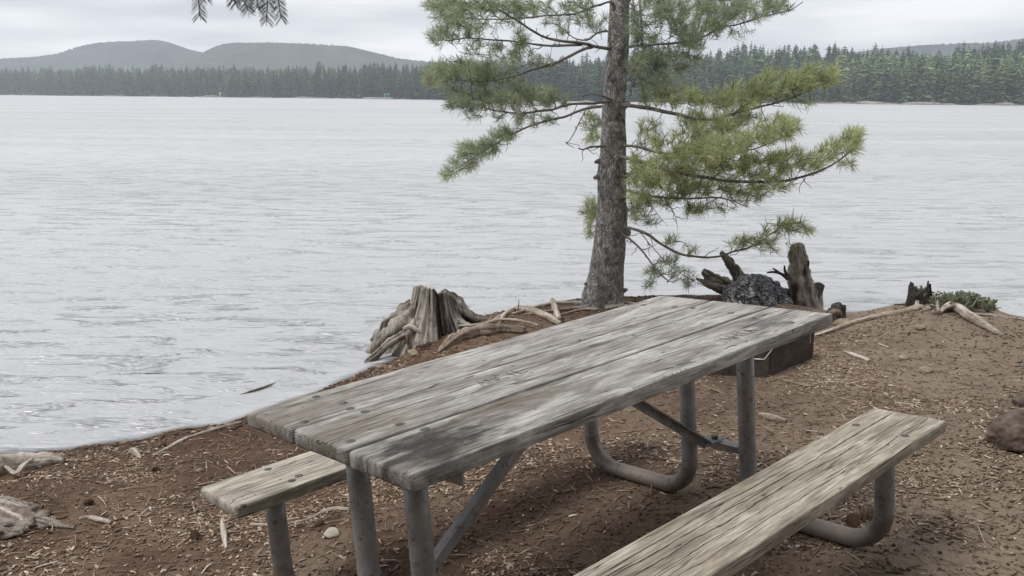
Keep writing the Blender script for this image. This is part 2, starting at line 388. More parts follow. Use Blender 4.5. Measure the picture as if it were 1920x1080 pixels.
class Acc:
    def __init__(s): s.V = []; s.F = []; s.T = []; s.n = 0
    def add(s, V, Fc, tone=None):
        V = np.asarray(V, float); s.V.append(V); s.F += [tuple(i+s.n for i in f) for f in Fc]; s.n += len(V)
        s.T.append(np.full(len(V), .5 if tone is None else tone))
    def build(s, name, m, parent=None, smooth=True, origin=None):
        return mesh_obj(name, np.concatenate(s.V), s.F, m, parent, smooth, np.concatenate(s.T), origin)

def resample(P, n):
    P = np.asarray(P, float)
    k = len(P)
    # Catmull-Rom
    Q = np.vstack([2*P[0]-P[1], P, 2*P[-1]-P[-2]])
    t = np.linspace(0, k-1-1e-9, n); i = t.astype(int); f = (t-i)[:, None]
    p0, p1, p2, p3 = Q[i], Q[i+1], Q[i+2], Q[i+3]
    return .5*((2*p1)+(-p0+p2)*f+(2*p0-5*p1+4*p2-p3)*f**2+(-p0+3*p1-3*p2+p3)*f**3)
def frames(P):
    T = np.gradient(P, axis=0); T /= np.linalg.norm(T, axis=1)[:, None]+1e-12
    a = np.array([0, 0, 1.]) if abs(T[0][2]) < .9 else np.array([1., 0, 0])
    N = np.zeros_like(P); n = np.cross(T[0], a); n /= np.linalg.norm(n)
    for i in range(len(P)):
        n = n-(n@T[i])*T[i]; n /= np.linalg.norm(n)+1e-12; N[i] = n
    return T, N, np.cross(T, N)
def tube(P, R, seg=10, n=None, amp=0., freq=8., lump=0., flat=1., seed=0, cap=True):
    """tapering organic limb along P; returns verts, faces"""
    if n: 
        k = len(P); P2 = resample(P, n); R = np.interp(np.linspace(0, k-1, n), np.arange(k), R); P = P2
    else: P = np.asarray(P, float); R = np.asarray(R, float)
    T, N, B = frames(P); th = np.linspace(0, 2*math.pi, seg, endpoint=False)
    V = np.empty((len(P), seg, 3))
    for j, a in enumerate(th): V[:, j] = P + (math.cos(a)*N*flat + math.sin(a)*B)*R[:, None]
    if amp:
        for i in range(len(P)):
            for j in range(seg):
                v = V[i, j]; d = v-P[i]
                q = mnoise.noise(Vector((v*freq + seed*3.7).tolist())) + .5*mnoise.noise(Vector((v*freq*2.7 + seed*1.9).tolist()))
                g = lump*math.sin(3*th[j]+i*.06+seed)+lump*.6*math.sin(7*th[j]+seed*2+i*.04)+lump*.4*math.sin(13*th[j]+seed)
                V[i, j] = P[i] + d*(1+amp*q+g)
    V = V.reshape(-1, 3); Fc = []
    for i in range(len(P)-1):
        for j in range(seg):
            k = (j+1) % seg; Fc.append((i*seg+j, i*seg+k, (i+1)*seg+k, (i+1)*seg+j))
    if cap:
        V = np.vstack([V, P[0][None], P[-1][None]]); m0 = len(V)-2
        for j in range(seg):
            k = (j+1) % seg; Fc.append((m0, k, j)); Fc.append((m0+1, (len(P)-1)*seg+j, (len(P)-1)*seg+k))
    return V, Fc
def limb(name, P, R, m, parent=None, seg=12, n=40, amp=.25, freq=14, lump=.05, seed=1, flat=1., origin=None):
    V, Fc = tube(P, R, seg, n, amp, freq, lump, flat, seed); 
    nr = (len(V)-2)//seg; tn = np.full(len(V), .5); cum = 0.
    for i in range(nr):
        if i: cum += float(np.linalg.norm(V[i*seg]-V[(i-1)*seg]))
        for j in range(seg):
            a = j*2*math.pi/seg; q = Vector((math.cos(a)*2.6, math.sin(a)*2.6, cum*5+seed*3.1))
            tn[i*seg+j] = .5+.55*mnoise.noise(q)+.35*mnoise.noise(Vector((math.cos(a)*7, math.sin(a)*7, cum*9+seed)))
    return mesh_obj(name, V, Fc, m, parent, True, tn, origin if origin is not None else np.asarray(P[0]))
def box(c, s, Rm=None):
    c = np.asarray(c, float); h = np.asarray(s, float)/2
    V = np.array([[x, y, z] for x in (-1, 1) for y in (-1, 1) for z in (-1, 1)])*h
    if Rm is not None: V = V@np.asarray(Rm).T
    return V+c, [(0, 1, 3, 2), (4, 6, 7, 5), (0, 4, 5, 1), (2, 3, 7, 6), (0, 2, 6, 4), (1, 5, 7, 3)]
def blob(c, r, seed, amp=.25, freq=1.6, res=3):
    import bmesh
    bm = bmesh.new(); bmesh.ops.create_icosphere(bm, subdivisions=res, radius=1)
    V = []
    for v in bm.verts:
        q = 1+amp*mnoise.noise(v.co*freq+Vector((seed, seed*2.1, 0)))+amp*.5*mnoise.noise(v.co*freq*2.6+Vector((seed, 0, 3)))
        V.append([v.co.x*q*r[0]+c[0], v.co.y*q*r[1]+c[1], v.co.z*q*r[2]+c[2]])
    bm.verts.ensure_lookup_table(); Fc = [tuple(v.index for v in f.verts) for f in bm.faces]; bm.free()
    return np.array(V), Fc

# ------------------------------------------------------------------ ground, water
def axis(lo, hi, step, far_lo, far_hi, g=1.35):
    a = list(np.arange(lo, hi+1e-6, step)); s = step
    x = lo; L_ = []
    while x > far_lo: s *= g; x -= s; L_.append(max(x, far_lo))
    x = hi; s = step; R_ = []
    while x < far_hi: s *= g; x += s; R_.append(min(x, far_hi))
    return np.array(L_[::-1]+a+R_)
def grid(ax, ay, zf):
    X, Y = np.meshgrid(ax, ay, indexing='ij'); Z = zf(X, Y); V = np.stack([X, Y, Z], -1).reshape(-1, 3)
    nx, ny = len(ax), len(ay); i, j = np.meshgrid(np.arange(nx-1), np.arange(ny-1), indexing='ij'); a = (i*ny+j).ravel()
    return V, np.stack([a, a+ny, a+ny+1, a+1], 1)
V, Fc = grid(axis(-3.6, 4.6, .03, -40, 40), axis(1.2, 8, .03, -40, 16), lambda X, Y: np.maximum(height(X, Y), -1.4))
ground = mesh_obj('ground', V, Fc, M['ground']); ground['kind'] = 'structure'
V, Fc = grid(axis(-5, 6, .05, -3000, 3000, 1.3), axis(3, 10, .05, -60, 1400, 1.3), lambda X, Y: np.where((np.abs(X) < 9) & (Y < 14) & (Y > 2), .026*(fbm(X*.9+Y*.5, Y*3.4-X*1.1, 3)-.44)*np.clip(-sdist(X, Y)/.5, .15, 1)*np.clip((14-Y)/5, 0, 1) + .015*np.sin(2*math.pi*(sdist(X, Y)+.5*fbm(X*.8, Y*.8, 2))/.46)*np.exp(-np.abs(sdist(X, Y)+.25)/.8)*np.clip(-sdist(X, Y)/.12, 0, 1)*(.4+fbm(X*1.3+9, Y*1.3, 2)), 0))
dep = -np.maximum(height(V[:, 0], V[:, 1]), -1.4)
water = mesh_obj('water', V, Fc, M['water']); water['kind'] = 'structure'
a = water.data.attributes.new('shallow', 'FLOAT', 'POINT'); a.data.foreach_set('value', (np.clip(1-dep/.035, 0, 1)*.6).astype(np.float32))

# ------------------------------------------------------------------ far hills
def hill(name, pts, D, depth, rough, seed):
    px = np.arange(pts[0][0], pts[-1][0]+1, 3.); py = np.interp(px, [p[0] for p in pts], [p[1] for p in pts])
    py = np.convolve(np.pad(py, 4, mode='edge'), np.ones(9)/9, 'valid')
    rows = [(-1., 0.), (-.8, .22), (-.6, .45), (-.42, .66), (-.26, .82), (-.12, .94), (0, 1.), (.2, .9), (.6, .4), (1., 0.)]
    V = []
    for i, (x, y) in enumerate(zip(px, py)):
        top = at(x, y, D); ztop = top[2]
        for r, h in rows:
            Y = D+r*depth; k = .75+.5*float(vn(np.array(x*.018+seed), np.array(r*2.2)))
            hh = h if h in (0., 1.) else min(.985, h*k)
            P = np.array([top[0]*Y/D, Y, ztop*hh - (8 if h == 0 else 0)])
            if h == 1.: P[2] += rough*(mnoise.noise(Vector((x*.33, seed, 0)))*.6+.4*mnoise.noise(Vector((x*1.3, seed, 3))))
            V.append(P)
    m = len(rows); n = len(px); Fc = [(i*m+j, (i+1)*m+j, (i+1)*m+j+1, i*m+j+1) for i in range(n-1) for j in range(m-1)]
    o = mesh_obj(name, V, Fc, M['hill']); o['kind'] = 'structure'; return o
hill('hills', [(-420, 150), (-200, 122), (0, 110), (60, 107), (110, 100), (150, 86), (190, 79), (250, 77), (295, 74), (325, 82), (352, 92), (380, 99), (420, 112), (480, 130), (560, 150)], 1550, 220, 4, 1.)
hill('hills', [(250, 150), (330, 125), (380, 99), (400, 88), (430, 80), (500, 80), (600, 83), (655, 87), (700, 98), (750, 110), (800, 115), (880, 122), (1000, 140), (1150, 160)], 1400, 200, 4, 5.)
hill('hills', [(1250, 160), (1400, 128), (1540, 108), (1640, 93), (1720, 85), (1800, 81), (1850, 80), (1890, 76), (1920, 72), (2050, 64), (2300, 70)], 1250, 190, 4, 9.)

# ------------------------------------------------------------------ far shore and forest
SH = np.array([(-700, 800), (0, 741), (300, 617), (600, 529), (830, 430), (1200, 361), (1600, 345), (1920, 315), (2500, 280)], float)
SKY = [(-700, 119), (0, 130), (140, 129), (175, 123), (300, 128), (400, 129), (560, 138), (640, 146), (700, 150), (780, 150), (860, 146), (960, 134), (1040, 118), (1100, 112), (1200, 106), (1300, 101), (1400, 93), (1500, 90), (1560, 89), (1660, 96), (1750, 97), (1900, 86), (2100, 84), (2500, 90)]
def shoreD(px): return np.interp(px, SH[:, 0], SH[:, 1])
def skyY(px): return float(np.interp(px, [q[0] for q in SKY], [q[1] for q in SKY]))
DEP = 150.
def land(px, t):
    """far shore ground point at image column px, t=0 waterline .. 1 last row"""
    D = shoreD(px)+t*DEP; D1 = shoreD(px)+DEP
    top = at(px, skyY(px), D1)[2]
    g1 = max(3., top-17.)
    P = at(px, 200, D); return P[0], D, .4 + g1*(t**.9)
cols = np.arange(-700, 2501, 20.); ts = [-.03, 0, .1, .25, .4, .6, .8, 1., 1.3, 2.5]
V = []
for px in cols:
    for t in ts:
        x, y, z = land(px, max(t, 0)); 
        if t < 0: y -= 6; z = -1.5
        if t > 1: y = shoreD(px)+t*DEP; z = z*(1.1 if t < 2 else .6)
        V.append((x, y, z))
m = len(ts); Fc = [(i*m+j, (i+1)*m+j, (i+1)*m+j+1, i*m+j+1) for i in range(len(cols)-1) for j in range(m-1)]
fs = mesh_obj('far_shore', V, Fc, M['shore']); fs['kind'] = 'structure'

def tree_template(seed, tiers=12, k=9, slim=.17):
    r = random.Random(seed); V = []; Fc = []; T = []; r_pow = r.choice((.45, .6, .75, .6)); slim *= r.uniform(.8, 1.25)
    def quad(pts, t):
        n = len(V); V.extend(pts); Fc.append(tuple(range(n, n+3))); T.extend([t]*3)
    for i in range(tiers):
        f = i/(tiers-1); z = .13+.86*f; rad = slim*(1-f)**r_pow*(.7+.6*r.random())+.012
        off = r.random()*6.28
        for j in range(k):
            a = off+j*6.283/k+r.uniform(-.2, .2); R = rad*r.uniform(.55, 1.2); dz = -r.uniform(.0, .085)*(1.2-f)+r.uniform(-.02, .02); da = r.uniform(.28, .46)
            sh = r.uniform(-.15, .15)
            quad([(0, 0, z+.035), (R*math.cos(a-da), R*math.sin(a-da), z+dz), (R*math.cos(a+da), R*math.sin(a+da), z+dz*.6)], sh)
    for j in range(3):
        a = j*2.09; quad([(0, 0, 1.0), (.008*math.cos(a), .008*math.sin(a), 0), (.008*math.cos(a+2.09), .008*math.sin(a+2.09), 0)], -.3)
    return np.array(V), np.array(Fc), np.array(T)
TPL = [tree_template(s, 17+s % 4, 8, .165+.014*(s % 5)) for s in range(14)]
rng = np.random.RandomState(11)
VV = []; FF = []; TT_ = []; nn = 0
rowsN = 13
for ri in range(rowsN):
    t = ri/(rowsN-1)
    px = -600.
    while px < 2400:
        D = shoreD(px)+t*DEP
        step = 2.9/D*F_PX*(1.0 if ri < 10 else .8)
        px += step*rng.uniform(.5, 1.6)
        if ri == 0 and 1255 < px < 1990: continue
        if ri == 0 and rng.rand() < .15: continue
        x, y, z = land(px, t+rng.uniform(-.02, .02)); y += rng.uniform(-3, 3)
        big = vn(np.array(px*.02), np.array(t*5.+3)); 
        h = (12+7*rng.rand()**1.3)*(.8+.4*big)*(1.0 if ri else .8)
        if ri == rowsN-1: h = 10.5+9*rng.rand()**2.6
        v, f, tn = TPL[rng.randint(14)]
        a = rng.rand()*6.28; c, s = math.cos(a), math.sin(a); sc = h*rng.uniform(.85, 1.25)
        P = np.stack([(v[:, 0]*c-v[:, 1]*s)*sc+x, (v[:, 0]*s+v[:, 1]*c)*sc+y, v[:, 2]*h+z-.5], 1)
        tone = .18+.25*rng.rand() + (.38*rng.rand() if rng.rand() < .25 else 0)
        if 60 < px < 640 and 3 <= ri <= 7: tone += .30*vn(np.array(px*.03), np.array(ri*.7))
        if px > 1560 and ri < 6: tone += .50*(.5+.8*vn(np.array(px*.012), np.array(ri*.4)))
        if 1250 < px <= 1560 and ri < 5: tone += .18
        if ri > 8: tone -= .08
        VV.append(P); FF.append(f+nn); TT_.append(np.clip(tone+tn, 0, 1)); nn += len(P)
px = -600.
while px < 2400:
    px += rng.uniform(3, 9); x, y, z = land(px, rng.uniform(0, .03)); h = 1.2+3.6*rng.rand()**2; v, f, tn = TPL[rng.randint(14)]; sc = h*rng.uniform(1.6, 3.4)
    VV.append(np.stack([v[:, 0]*sc+x, v[:, 1]*sc+y, v[:, 2]*h+max(0, z-.8)], 1)); FF.append(f+nn); TT_.append(np.clip(.35+.6*rng.rand()+tn, 0, 1)); nn += len(v)
fo = mesh_obj('forest', np.concatenate(VV), np.concatenate(FF), M['forest'], tone=np.concatenate(TT_), smooth=False)
fo['kind'] = 'stuff'; tag(fo, 'dark conifer forest covering the far side of the lake', 'forest')
# front rank on the right shore, where single trees can be told apart
tmes = []
for s in range(8):
    v, f, tn = tree_template(40+s, 16, 10, .15+.01*(s % 4))
    o = mesh_obj('conifer_tree', v, f, M['forest'], tone=np.clip(.45+tn+.08*(s % 4), 0, 1), smooth=False); tmes.append(o)
used = 0; px = 1258.
while px < 1985:
    px += rng.uniform(8, 16)
    src = tmes[used % 8]; o = src if used < 8 else src.copy()
    if used >= 8: COL.objects.link(o)
    x, y, z = land(px, .015+.03*rng.rand()); h = rng.uniform(9.5, 15) if px > 1590 else rng.uniform(6, 11)
    o.location = (x, y, z-.4); o.scale = (h*1.05, h*1.05, h); o.rotation_euler = (0, 0, rng.rand()*6.28)
    tag(o, 'green conifer in the front rank of the far right shore', 'tree', 'conifers along the far right shoreline'); used += 1
# pale gravel bars along the far shore
for (x0, x1, yy, hh) in [(40, 75, 178, 1), (188, 245, 180, 1), (380, 432, 181.5, 1.6), (470, 500, 183, .8), (555, 600, 183.6, 1), (1600, 1660, 194, 1.2), (1690, 1770, 195, 1), (1870, 1900, 197, 1.2)]:
    D = float(shoreD((x0+x1)/2))-4; P0 = at(x0, 190, D); P1 = at(x1, 190, D)
    v, f = blob(((P0[0]+P1[0])/2, D, 0), ((P1[0]-P0[0])/2, 5, hh*.9), x0*.1, .3, 2.2)
    o = mesh_obj('gravel_bar', v, f, M['shore']); o['kind'] = 'structure'
D = 470.
dock = thing('boat_dock', 'pale low boat dock with a small teal shelter across the lake', 'dock', (at(722, 183, D)[0], D, 0))
P0 = at(682, 183, D)[0]; P1 = at(760, 183, D)[0]
ac = Acc(); ac.add(*box(((P0+P1)/2, D, .55), (P1-P0, 3, .35)))
for i in range(9): ac.add(*box((P0+(P1-P0)*(i+.5)/9, D, 0), (.3, .3, 1.0)))
ac.build('deck', M['white'], dock, False, (at(722, 183, D)[0], D, 0))
ac = Acc(); cx = at(725, 180, D)[0]
for sx in (-1, 1):
    for sy in (-1, 1): ac.add(*box((cx+sx*.9, D+sy*.9, 1.5), (.25, .25, 1.9)))
ac.add(*box((cx, D, 2.5), (2.4, 2.4, .4))); ac.build('shelter', M['teal'], dock, False, (at(722, 183, D)[0], D, 0))
D = 575.; x = at(413, 178, D)[0]
v, f = tube([(x, D, 0), (x, D, 1.8), (x, D, 1.9), (x, D, 2.9)], [.35, .3, .55, .4], 8)
tag(mesh_obj('marker_post', v, f, M['white'], origin=(x, D, 0)), 'small white marker post on the far left shore', 'post')

# ------------------------------------------------------------------ haze over the lake
V, Fc = box((0, 895, 67), (6400, 2010, 140))
hz_o = mesh_obj('haze', V, Fc, None or M['white'], smooth=False)
hm = bpy.data.materials.new('haze'); hm.use_nodes = True; ht = hm.node_tree; ht.nodes.clear()
pv = ht.nodes.new('ShaderNodeVolumePrincipled'); pv.inputs['Color'].default_value = (.86, .92, 1, 1); pv.inputs['Density'].default_value = .00039; pv.inputs['Anisotropy'].default_value = .25
oo = ht.nodes.new('ShaderNodeOutputMaterial'); ht.links.new(pv.outputs[0], oo.inputs['Volume'])
hz_o.data.materials.clear(); hz_o.data.materials.append(hm); hz_o['kind'] = 'stuff'; tag(hz_o, 'thin pale haze over the lake and hills', 'haze')

# ------------------------------------------------------------------ picnic table
def tloc(x, y, z): return (x, y, z-GZ)            # table local: ground at 0, top at .73
table = thing('picnic_table', 'weathered wooden picnic table with attached benches and grey tube legs on the lake bank', 'picnic table')
table.matrix_world = Matrix([[*TA[0], TG[0]], [*TA[1], TG[1]], [*TA[2], TG[2]], [0, 0, 0, 1]])
LT = .8916
def plank(name, y0, y1, ztop, th, m, seed, x0=-LT, x1=LT, rr=.005, label=None):
    """worn board: rounded section swept along X with uneven edges"""
    hw = (y1-y0)/2; yc = (y0+y1)/2; n = 120
    prof = []
    for (cx, cy, a0) in ((hw-rr, -rr, 0), (-hw+rr, -rr, 90), (-hw+rr, -th+rr, 180), (hw-rr, -th+rr, 270)):
        for k in range(5):
            a = math.radians(a0+k*22.5); prof.append((cx+rr*math.cos(a), cy+rr*math.sin(a)))
    # subdivide the flat top and bottom
    full = []
    for i, p in enumerate(prof):
        full.append(p); q = prof[(i+1) % len(prof)]
        if abs(q[0]-p[0]) > .05:
            for k in range(1, 16): full.append((p[0]+(q[0]-p[0])*k/16, p[1]+(q[1]-p[1])*k/16))
    m_ = len(full); V = []
    xs = [x0, x0+.0015, x0+.004, x0+.008]+list(np.linspace(x0+.016, x1-.016, n))+[x1-.008, x1-.004, x1-.0015, x1]
    ins = [.009, .005, .0022, .0006]+[0]*n+[.0006, .0022, .005, .009]
    for x, s in zip(xs, ins):
        for (py, pz) in full:
            e = 1 if abs(py) > hw-rr*1.2 else 0
            q = mnoise.noise(Vector((x*4, seed, py*3)))*.0012*e + mnoise.noise(Vector((x*22, seed+5, pz*30)))*.0007*e
            zz = mnoise.noise(Vector((x*1.5, py*30, seed)))*.0011 + mnoise.noise(Vector((x*7, py*14, seed+3)))*.0008
            cy_ = py*(1-s/hw) - math.copysign(1, py)*abs(q)
            zz *= min(1, (x-x0)/.06, (x1-x)/.06)
            cz = -th/2+(pz+th/2)*(1-s/(th/2)*.9) + (zz if pz > -.001-rr*.5 else 0)
            xe = x + (mnoise.noise(Vector((py*12, seed, pz*8)))*.0022 if abs(x-x0) < .02 or abs(x-x1) < .02 else 0)
            V.append(tloc(xe, yc+cy_, ztop+cz))
    k = len(xs); Fc = [(i*m_+j, i*m_+(j+1) % m_, (i+1)*m_+(j+1) % m_, (i+1)*m_+j) for i in range(k-1) for j in range(m_)]
    Fc.append(tuple(range(m_-1, -1, -1))); Fc.append(tuple((k-1)*m_+j for j in range(m_)))
    o = mesh_obj(name, V, Fc, m, table)
    return o
lo, mi, hi = (.185, .17, .155), (.40, .38, .355), (.60, .58, .55)
wet = (.045, .040, .036); brn = (.16, .12, .085)
mt1 = m_plank('tabletop board', lo, mi, hi, [(-.84, .24, .30, .15, brn, .55), (-.2, .2, .30, .05, (.14, .13, .12), .3), (-0.38, 0.27, 0.016, 0.006, (.05, .038, .03), .85), (0.22, 0.31, 0.018, 0.007, (.05, .038, .03), .85), (0.5, 0.18, 0.012, 0.005, (.05, .038, .03), .85), (0.05, 0.16, 0.013, 0.005, (.05, .038, .03), .85)], 1., lines=[(.150, -.9, -.70, .0024, .02), (.30, -.3, .5, .001, .03)])
mt2 = m_plank('tabletop board', lo, mi, hi, [(-.80, .0, .36, .14, brn, .55), (-.15, .06, .28, .035, (.13, .11, .10), .45), (.25, -.05, .2, .05, (.15, .14, .13), .3), (0.12, 0.045, 0.022, 0.007, (.05, .038, .03), .85), (0.3, 0.02, 0.014, 0.006, (.05, .038, .03), .85), (-0.3, -0.06, 0.018, 0.006, (.05, .038, .03), .85), (0.55, -0.07, 0.013, 0.006, (.05, .038, .03), .85)], 7.3, lines=[(.028, -.9, .90, .0019, .035), (.085, -.9, -.55, .0012, .05)])
mt3 = m_plank('tabletop board', lo, mi, hi, [(-.74, -.25, .27, .15, wet, .95), (-.42, -.17, .26, .07, brn, .75), (-.1, -.25, .25, .07, (.16, .14, .12), .3), (.67, -.25, .12, .10, (.10, .095, .09), .75), (.45, -.15, .13, .04, (.17, .16, .15), .4), (0.18, -0.19, 0.018, 0.007, (.05, .038, .03), .85), (-0.22, -0.31, 0.014, 0.006, (.05, .038, .03), .85), (0.58, -0.33, 0.014, 0.006, (.05, .038, .03), .85)], 13.9, lines=[(-.20, -.9, -.62, .0012, .02), (-.22, .6, .9, .0017, .02), (-.31, -.4, .3, .0008, .03)])
mb1 = m_plank('bench board', (.19, .165, .13), (.42, .375, .30), (.60, .55, .46), [(-.3, -.6, .1, .05, (.17, .14, .11), .4), (.1, -.52, .3, .03, (.22, .19, .15), .4)], 21., 1.2, (.30, .25, .19), [(-.545, -.9, .4, .0016, .05), (-.575, -.9, .9, .0022, .045), (-.61, -.9, .55, .0018, .05), (-.64, -.9, .1, .0012, .05), (-.68, -.5, .9, .0014, .04)])
mb2 = m_plank('bench board', (.20, .175, .14), (.46, .42, .35), (.62, .58, .50), [], 31., 1.2, (.30, .25, .19), [(.56, -.9, .3, .0012, .03), (.62, -.9, -.1, .0011, .03), (.66, -.8, .5, .001, .03)])
TH = .042
p1 = plank('tabletop_plank', .1262, .360, 0, TH, mt1, 1.)
p2 = plank('tabletop_plank', -.1180, .1175, .001, TH, mt2, 2.)
p3 = plank('tabletop_plank', -.360, -.1272, -.0005, TH, mt3, 3.)
b1 = plank('bench_seat', -.7345, -.4993, -.305, .038, mb1, 4.)
b2 = plank('bench_seat', .4993, .7345, -.305, .038, mb2, 5.)
def bolt(par, x, y, z, r=.009):
    V, Fc = tube([tloc(x, y, z-.002), tloc(x, y, z+.001), tloc(x, y, z+.0015), tloc(x, y, z+.0028), tloc(x, y, z+.003)], [r*1.35, r*1.35, r, r*.75, r*.2], 14)
    mesh_obj('bolt', V, Fc, M['bolt'], par)
for par, z, pts in ((p1, 0, [(-.839, .150), (-.707, .145), (-.69, .205), (-.702, .32), (.728, .177), (.70, .30)]), (p2, .001, [(-.708, -.075), (-.852, -.078), (-.70, .085), (.736, .1), (.729, -.063)]),
                    (p3, -.0005, [(-.691, -.152), (-.69, -.309), (.70, -.17), (.70, -.31)]), (b2, -.305, [(-.684, .699), (-.651, .568), (-.685, .55), (.69, .69), (.69, .55)]), (b1, -.305, [(.694, -.535), (.686, -.693), (-.69, -.54), (-.69, -.69)])):
    for (x, y) in pts: bolt(par, x, y, z)
# scratched letters, as shallow dark grooves (unreadable initials)
def carving(par, z, strokes, w_=.0011, name='carved_letters'):
    ac = Acc()
    for (xa, ya, xb, yb) in strokes:
        d = np.array([xb-xa, yb-ya]); L_ = np.hypot(*d); d /= L_; nrm = np.array([-d[1], d[0]])*w_/2
        pts = []
        k = 5
        top = []; 
        for i in range(k+1):
            c = np.array([xa, ya])+d*L_*i/k + nrm*random.uniform(-.4, .4); ww = nrm*(1-.8*abs(2*i/k-1)**3)
            top.append((c+ww, c-ww))
        V = [tloc(*q, z+.0011) for pr in top for q in pr]+[tloc(*q, z-.001) for pr in top for q in pr]; n = 2*(k+1)
        Fc = [(2*i, 2*i+1, 2*i+3, 2*i+2) for i in range(k)]+[(2*i, 2*i+2, n+2*i+2, n+2*i) for i in range(k)]+[(2*i+1, n+2*i+1, n+2*i+3, 2*i+3) for i in range(k)]
        ac.add(V, Fc)
    ac.build(name, M['carve'], par, False)
random.seed(3)
def letters(x0, y0, s, seq):
    out = []
    for i, L_ in enumerate(seq):
        for (a, b_, c, d_) in L_: out.append((x0+(i*.8+a*.6)*s, y0+b_*s, x0+(i*.8+c*.6)*s, y0+d_*s))
    return out
A_ = [(0, 0, .5, 1), (.5, 1, 1, 0), (.25, .45, .75, .45)]; N_ = [(0, 0, 0, 1), (0, 1, 1, 0), (1, 0, 1, 1)]; C_ = [(1, 1, 0, .8), (0, .8, 0, .2), (0, .2, 1, 0)]; I_ = [(.5, 0, .5, 1)]; L0 = [(0, 1, 0, 0), (0, 0, 1, 0)]; H_ = [(0, 0, 0, 1), (1, 0, 1, 1), (0, .5, 1, .5)]
carving(p2, .0012, letters(-.37, .0, .045, [A_, N_, C_, I_, L0]))
carving(p3, -.0003, letters(.36, -.285, .05, [I_, N_, H_, I_, A_]))
for q_ in [(.30, -.325, .335, -.318), (.335, -.318, .36, -.328), (.40, -.33, .43, -.32), (.55, -.22, .60, -.225), (.08, -.31, .14, -.335), (-.02, -.30, .06, -.318)]: carving(p3, -.0003, [q_], .0013, 'scratch')
# knife nicks along the near edge
for q_ in [(x, -.3585, x+.006, -.343-.004*random.random()) for x in np.linspace(-.16, -.03, 15)]+[(x, -.3585, x+.008, -.35) for x in np.linspace(.0, .06, 4)]: carving(p3, -.0006, [q_], .0018, 'knife_nick')
# tube frames: bench leg, ground run, table leg
def ubend(sx, sy):
    yb, yt, zb = .617*sy, .125*sy, -.70
    r = .125; P = [(yb, -.343), (yb, -.45), (yb, zb+r)]
    for k in range(1, 9): a = math.radians(k*90/8); P.append((yb-sy*(r-r*math.cos(a)), zb+r-r*math.sin(a)))
    P.append(((yb+yt)/2, zb))
    for k in range(0, 9): a = math.radians(k*90/8); P.append((yt+sy*(r-r*math.sin(a)), zb+r-r*math.cos(a)))
    P += [(yt, -.45), (yt, -.25), (yt, -.043)]
    return np.array([tloc(sx, y, z) for y, z in P])
for sx in (-.715, .715):
    for sy in (1, -1):
        P = ubend(sx, sy); V, Fc = tube(P, np.full(len(P), .0300), 24); mesh_obj('leg_tube', V, Fc, M['steel'], table)
def angle_iron(P0, P1, w_, th, up=(0, 0, 1), name='brace'):
    P0 = np.array(tloc(*P0)); P1 = np.array(tloc(*P1)); d = P1-P0; L_ = np.linalg.norm(d); d /= L_; u = np.array(up, float); s = np.cross(d, u); s /= np.linalg.norm(s); u = np.cross(s, d)
    Rm = np.stack([d, s, u], 1); ac = Acc(); c = (P0+P1)/2
    ac.add(*box(c+u*(w_/2-th/2), (L_, w_, th), Rm)); ac.add(*box(c+s*(w_/2-th/2)-u*th/2, (L_, th, w_-th), Rm)); return ac.build(name, M['steel'], table, False)
for sx in (-1, 1):
    angle_iron((sx*.660, 0, -.478), (sx*.045, 0, -.060), .030, .005, name='brace')
    angle_iron((sx*.715, -.097, -.495), (sx*.715, .097, -.495), .040, .005, name='crossbar')
    angle_iron((sx*.755, -.34, -.062), (sx*.755, .34, -.062), .040, .005, name='support_bar')
    V, Fc = box(tloc(sx*.69, 0, -.466), (.075, .042, .006)); mesh_obj('brace_plate', V, Fc, M['steel'], table, False)
    V, Fc = tube([tloc(sx*.70, 0, -.470), tloc(sx*.70, 0, -.452), tloc(sx*.70, 0, -.451)], [.013, .013, .006], 6); mesh_obj('nut', V, Fc, M['bolt'], table, False)
V, Fc = box(tloc(0, 0, -.052), (.14, .60, .018)); mesh_obj('centre_cleat', V, Fc, M['snag'], table, False)
# ------------------------------------------------------------------ pine tree on the shore
base = hit(1128, 572); YT = base[1]
pine = thing('pine_tree', 'tall pine with long needled branches growing at the lake edge behind the table', 'tree', (base[0], base[1], base[2]))
PB = np.array(base)
TP = [(1127, 585, 84), (1128, 572, 79), (1131, 545, 73), (1136, 520, 66), (1140, 480, 62), (1144, 440, 60), (1147, 400, 56), (1147, 360, 54), (1147, 320, 52), (1149, 290, 49), (1150, 240, 47), (1151, 200, 44), (1155, 150, 41), (1158, 100, 40), (1160, 50, 38), (1162, 0, 37), (1165, -60, 34), (1170, -160, 29), (1172, -330, 22), (1174, -560, 12), (1175, -800, 3)]
P = [at(x, y, YT) for x, y, w_ in TP]; R = [w_/2/F_PX*(np.array(q)-CAM)@CF for (x, y, w_), q in zip(TP, P)]
n = 330; PR = resample(P, n); RR = np.interp(np.linspace(0, len(P)-1, n), np.arange(len(P)), R)
T_, N_f, B_ = frames(PR); seg = 72; V = np.empty((n, seg, 3))
for j in range(seg):
    a = j*2*math.pi/seg; V[:, j] = PR+(math.cos(a)*N_f+math.sin(a)*B_)*RR[:, None]
for i in range(n):
    if V[i, 0, 2] > 4.2: continue
    for j in range(seg):
        v = V[i, j]; d = v-PR[i]; c = Vector((v[0]*1, v[1]*1, v[2]*.5))
        q = mnoise.fractal(c*13, .8, 2.1, 4)*.055 + abs(mnoise.noise(Vector((v[0]*34, v[1]*34, v[2]*15))))*.05 + mnoise.noise(Vector((v*3.2).tolist()))*.05
        fl = max(0, (base[2]+.28-v[2])/.28); q += .16*fl*fl*(math.sin(3*j*6.283/seg+1)+.5*math.sin(5*j*6.283/seg))
        V[i, j] = PR[i]+d*(1+q)
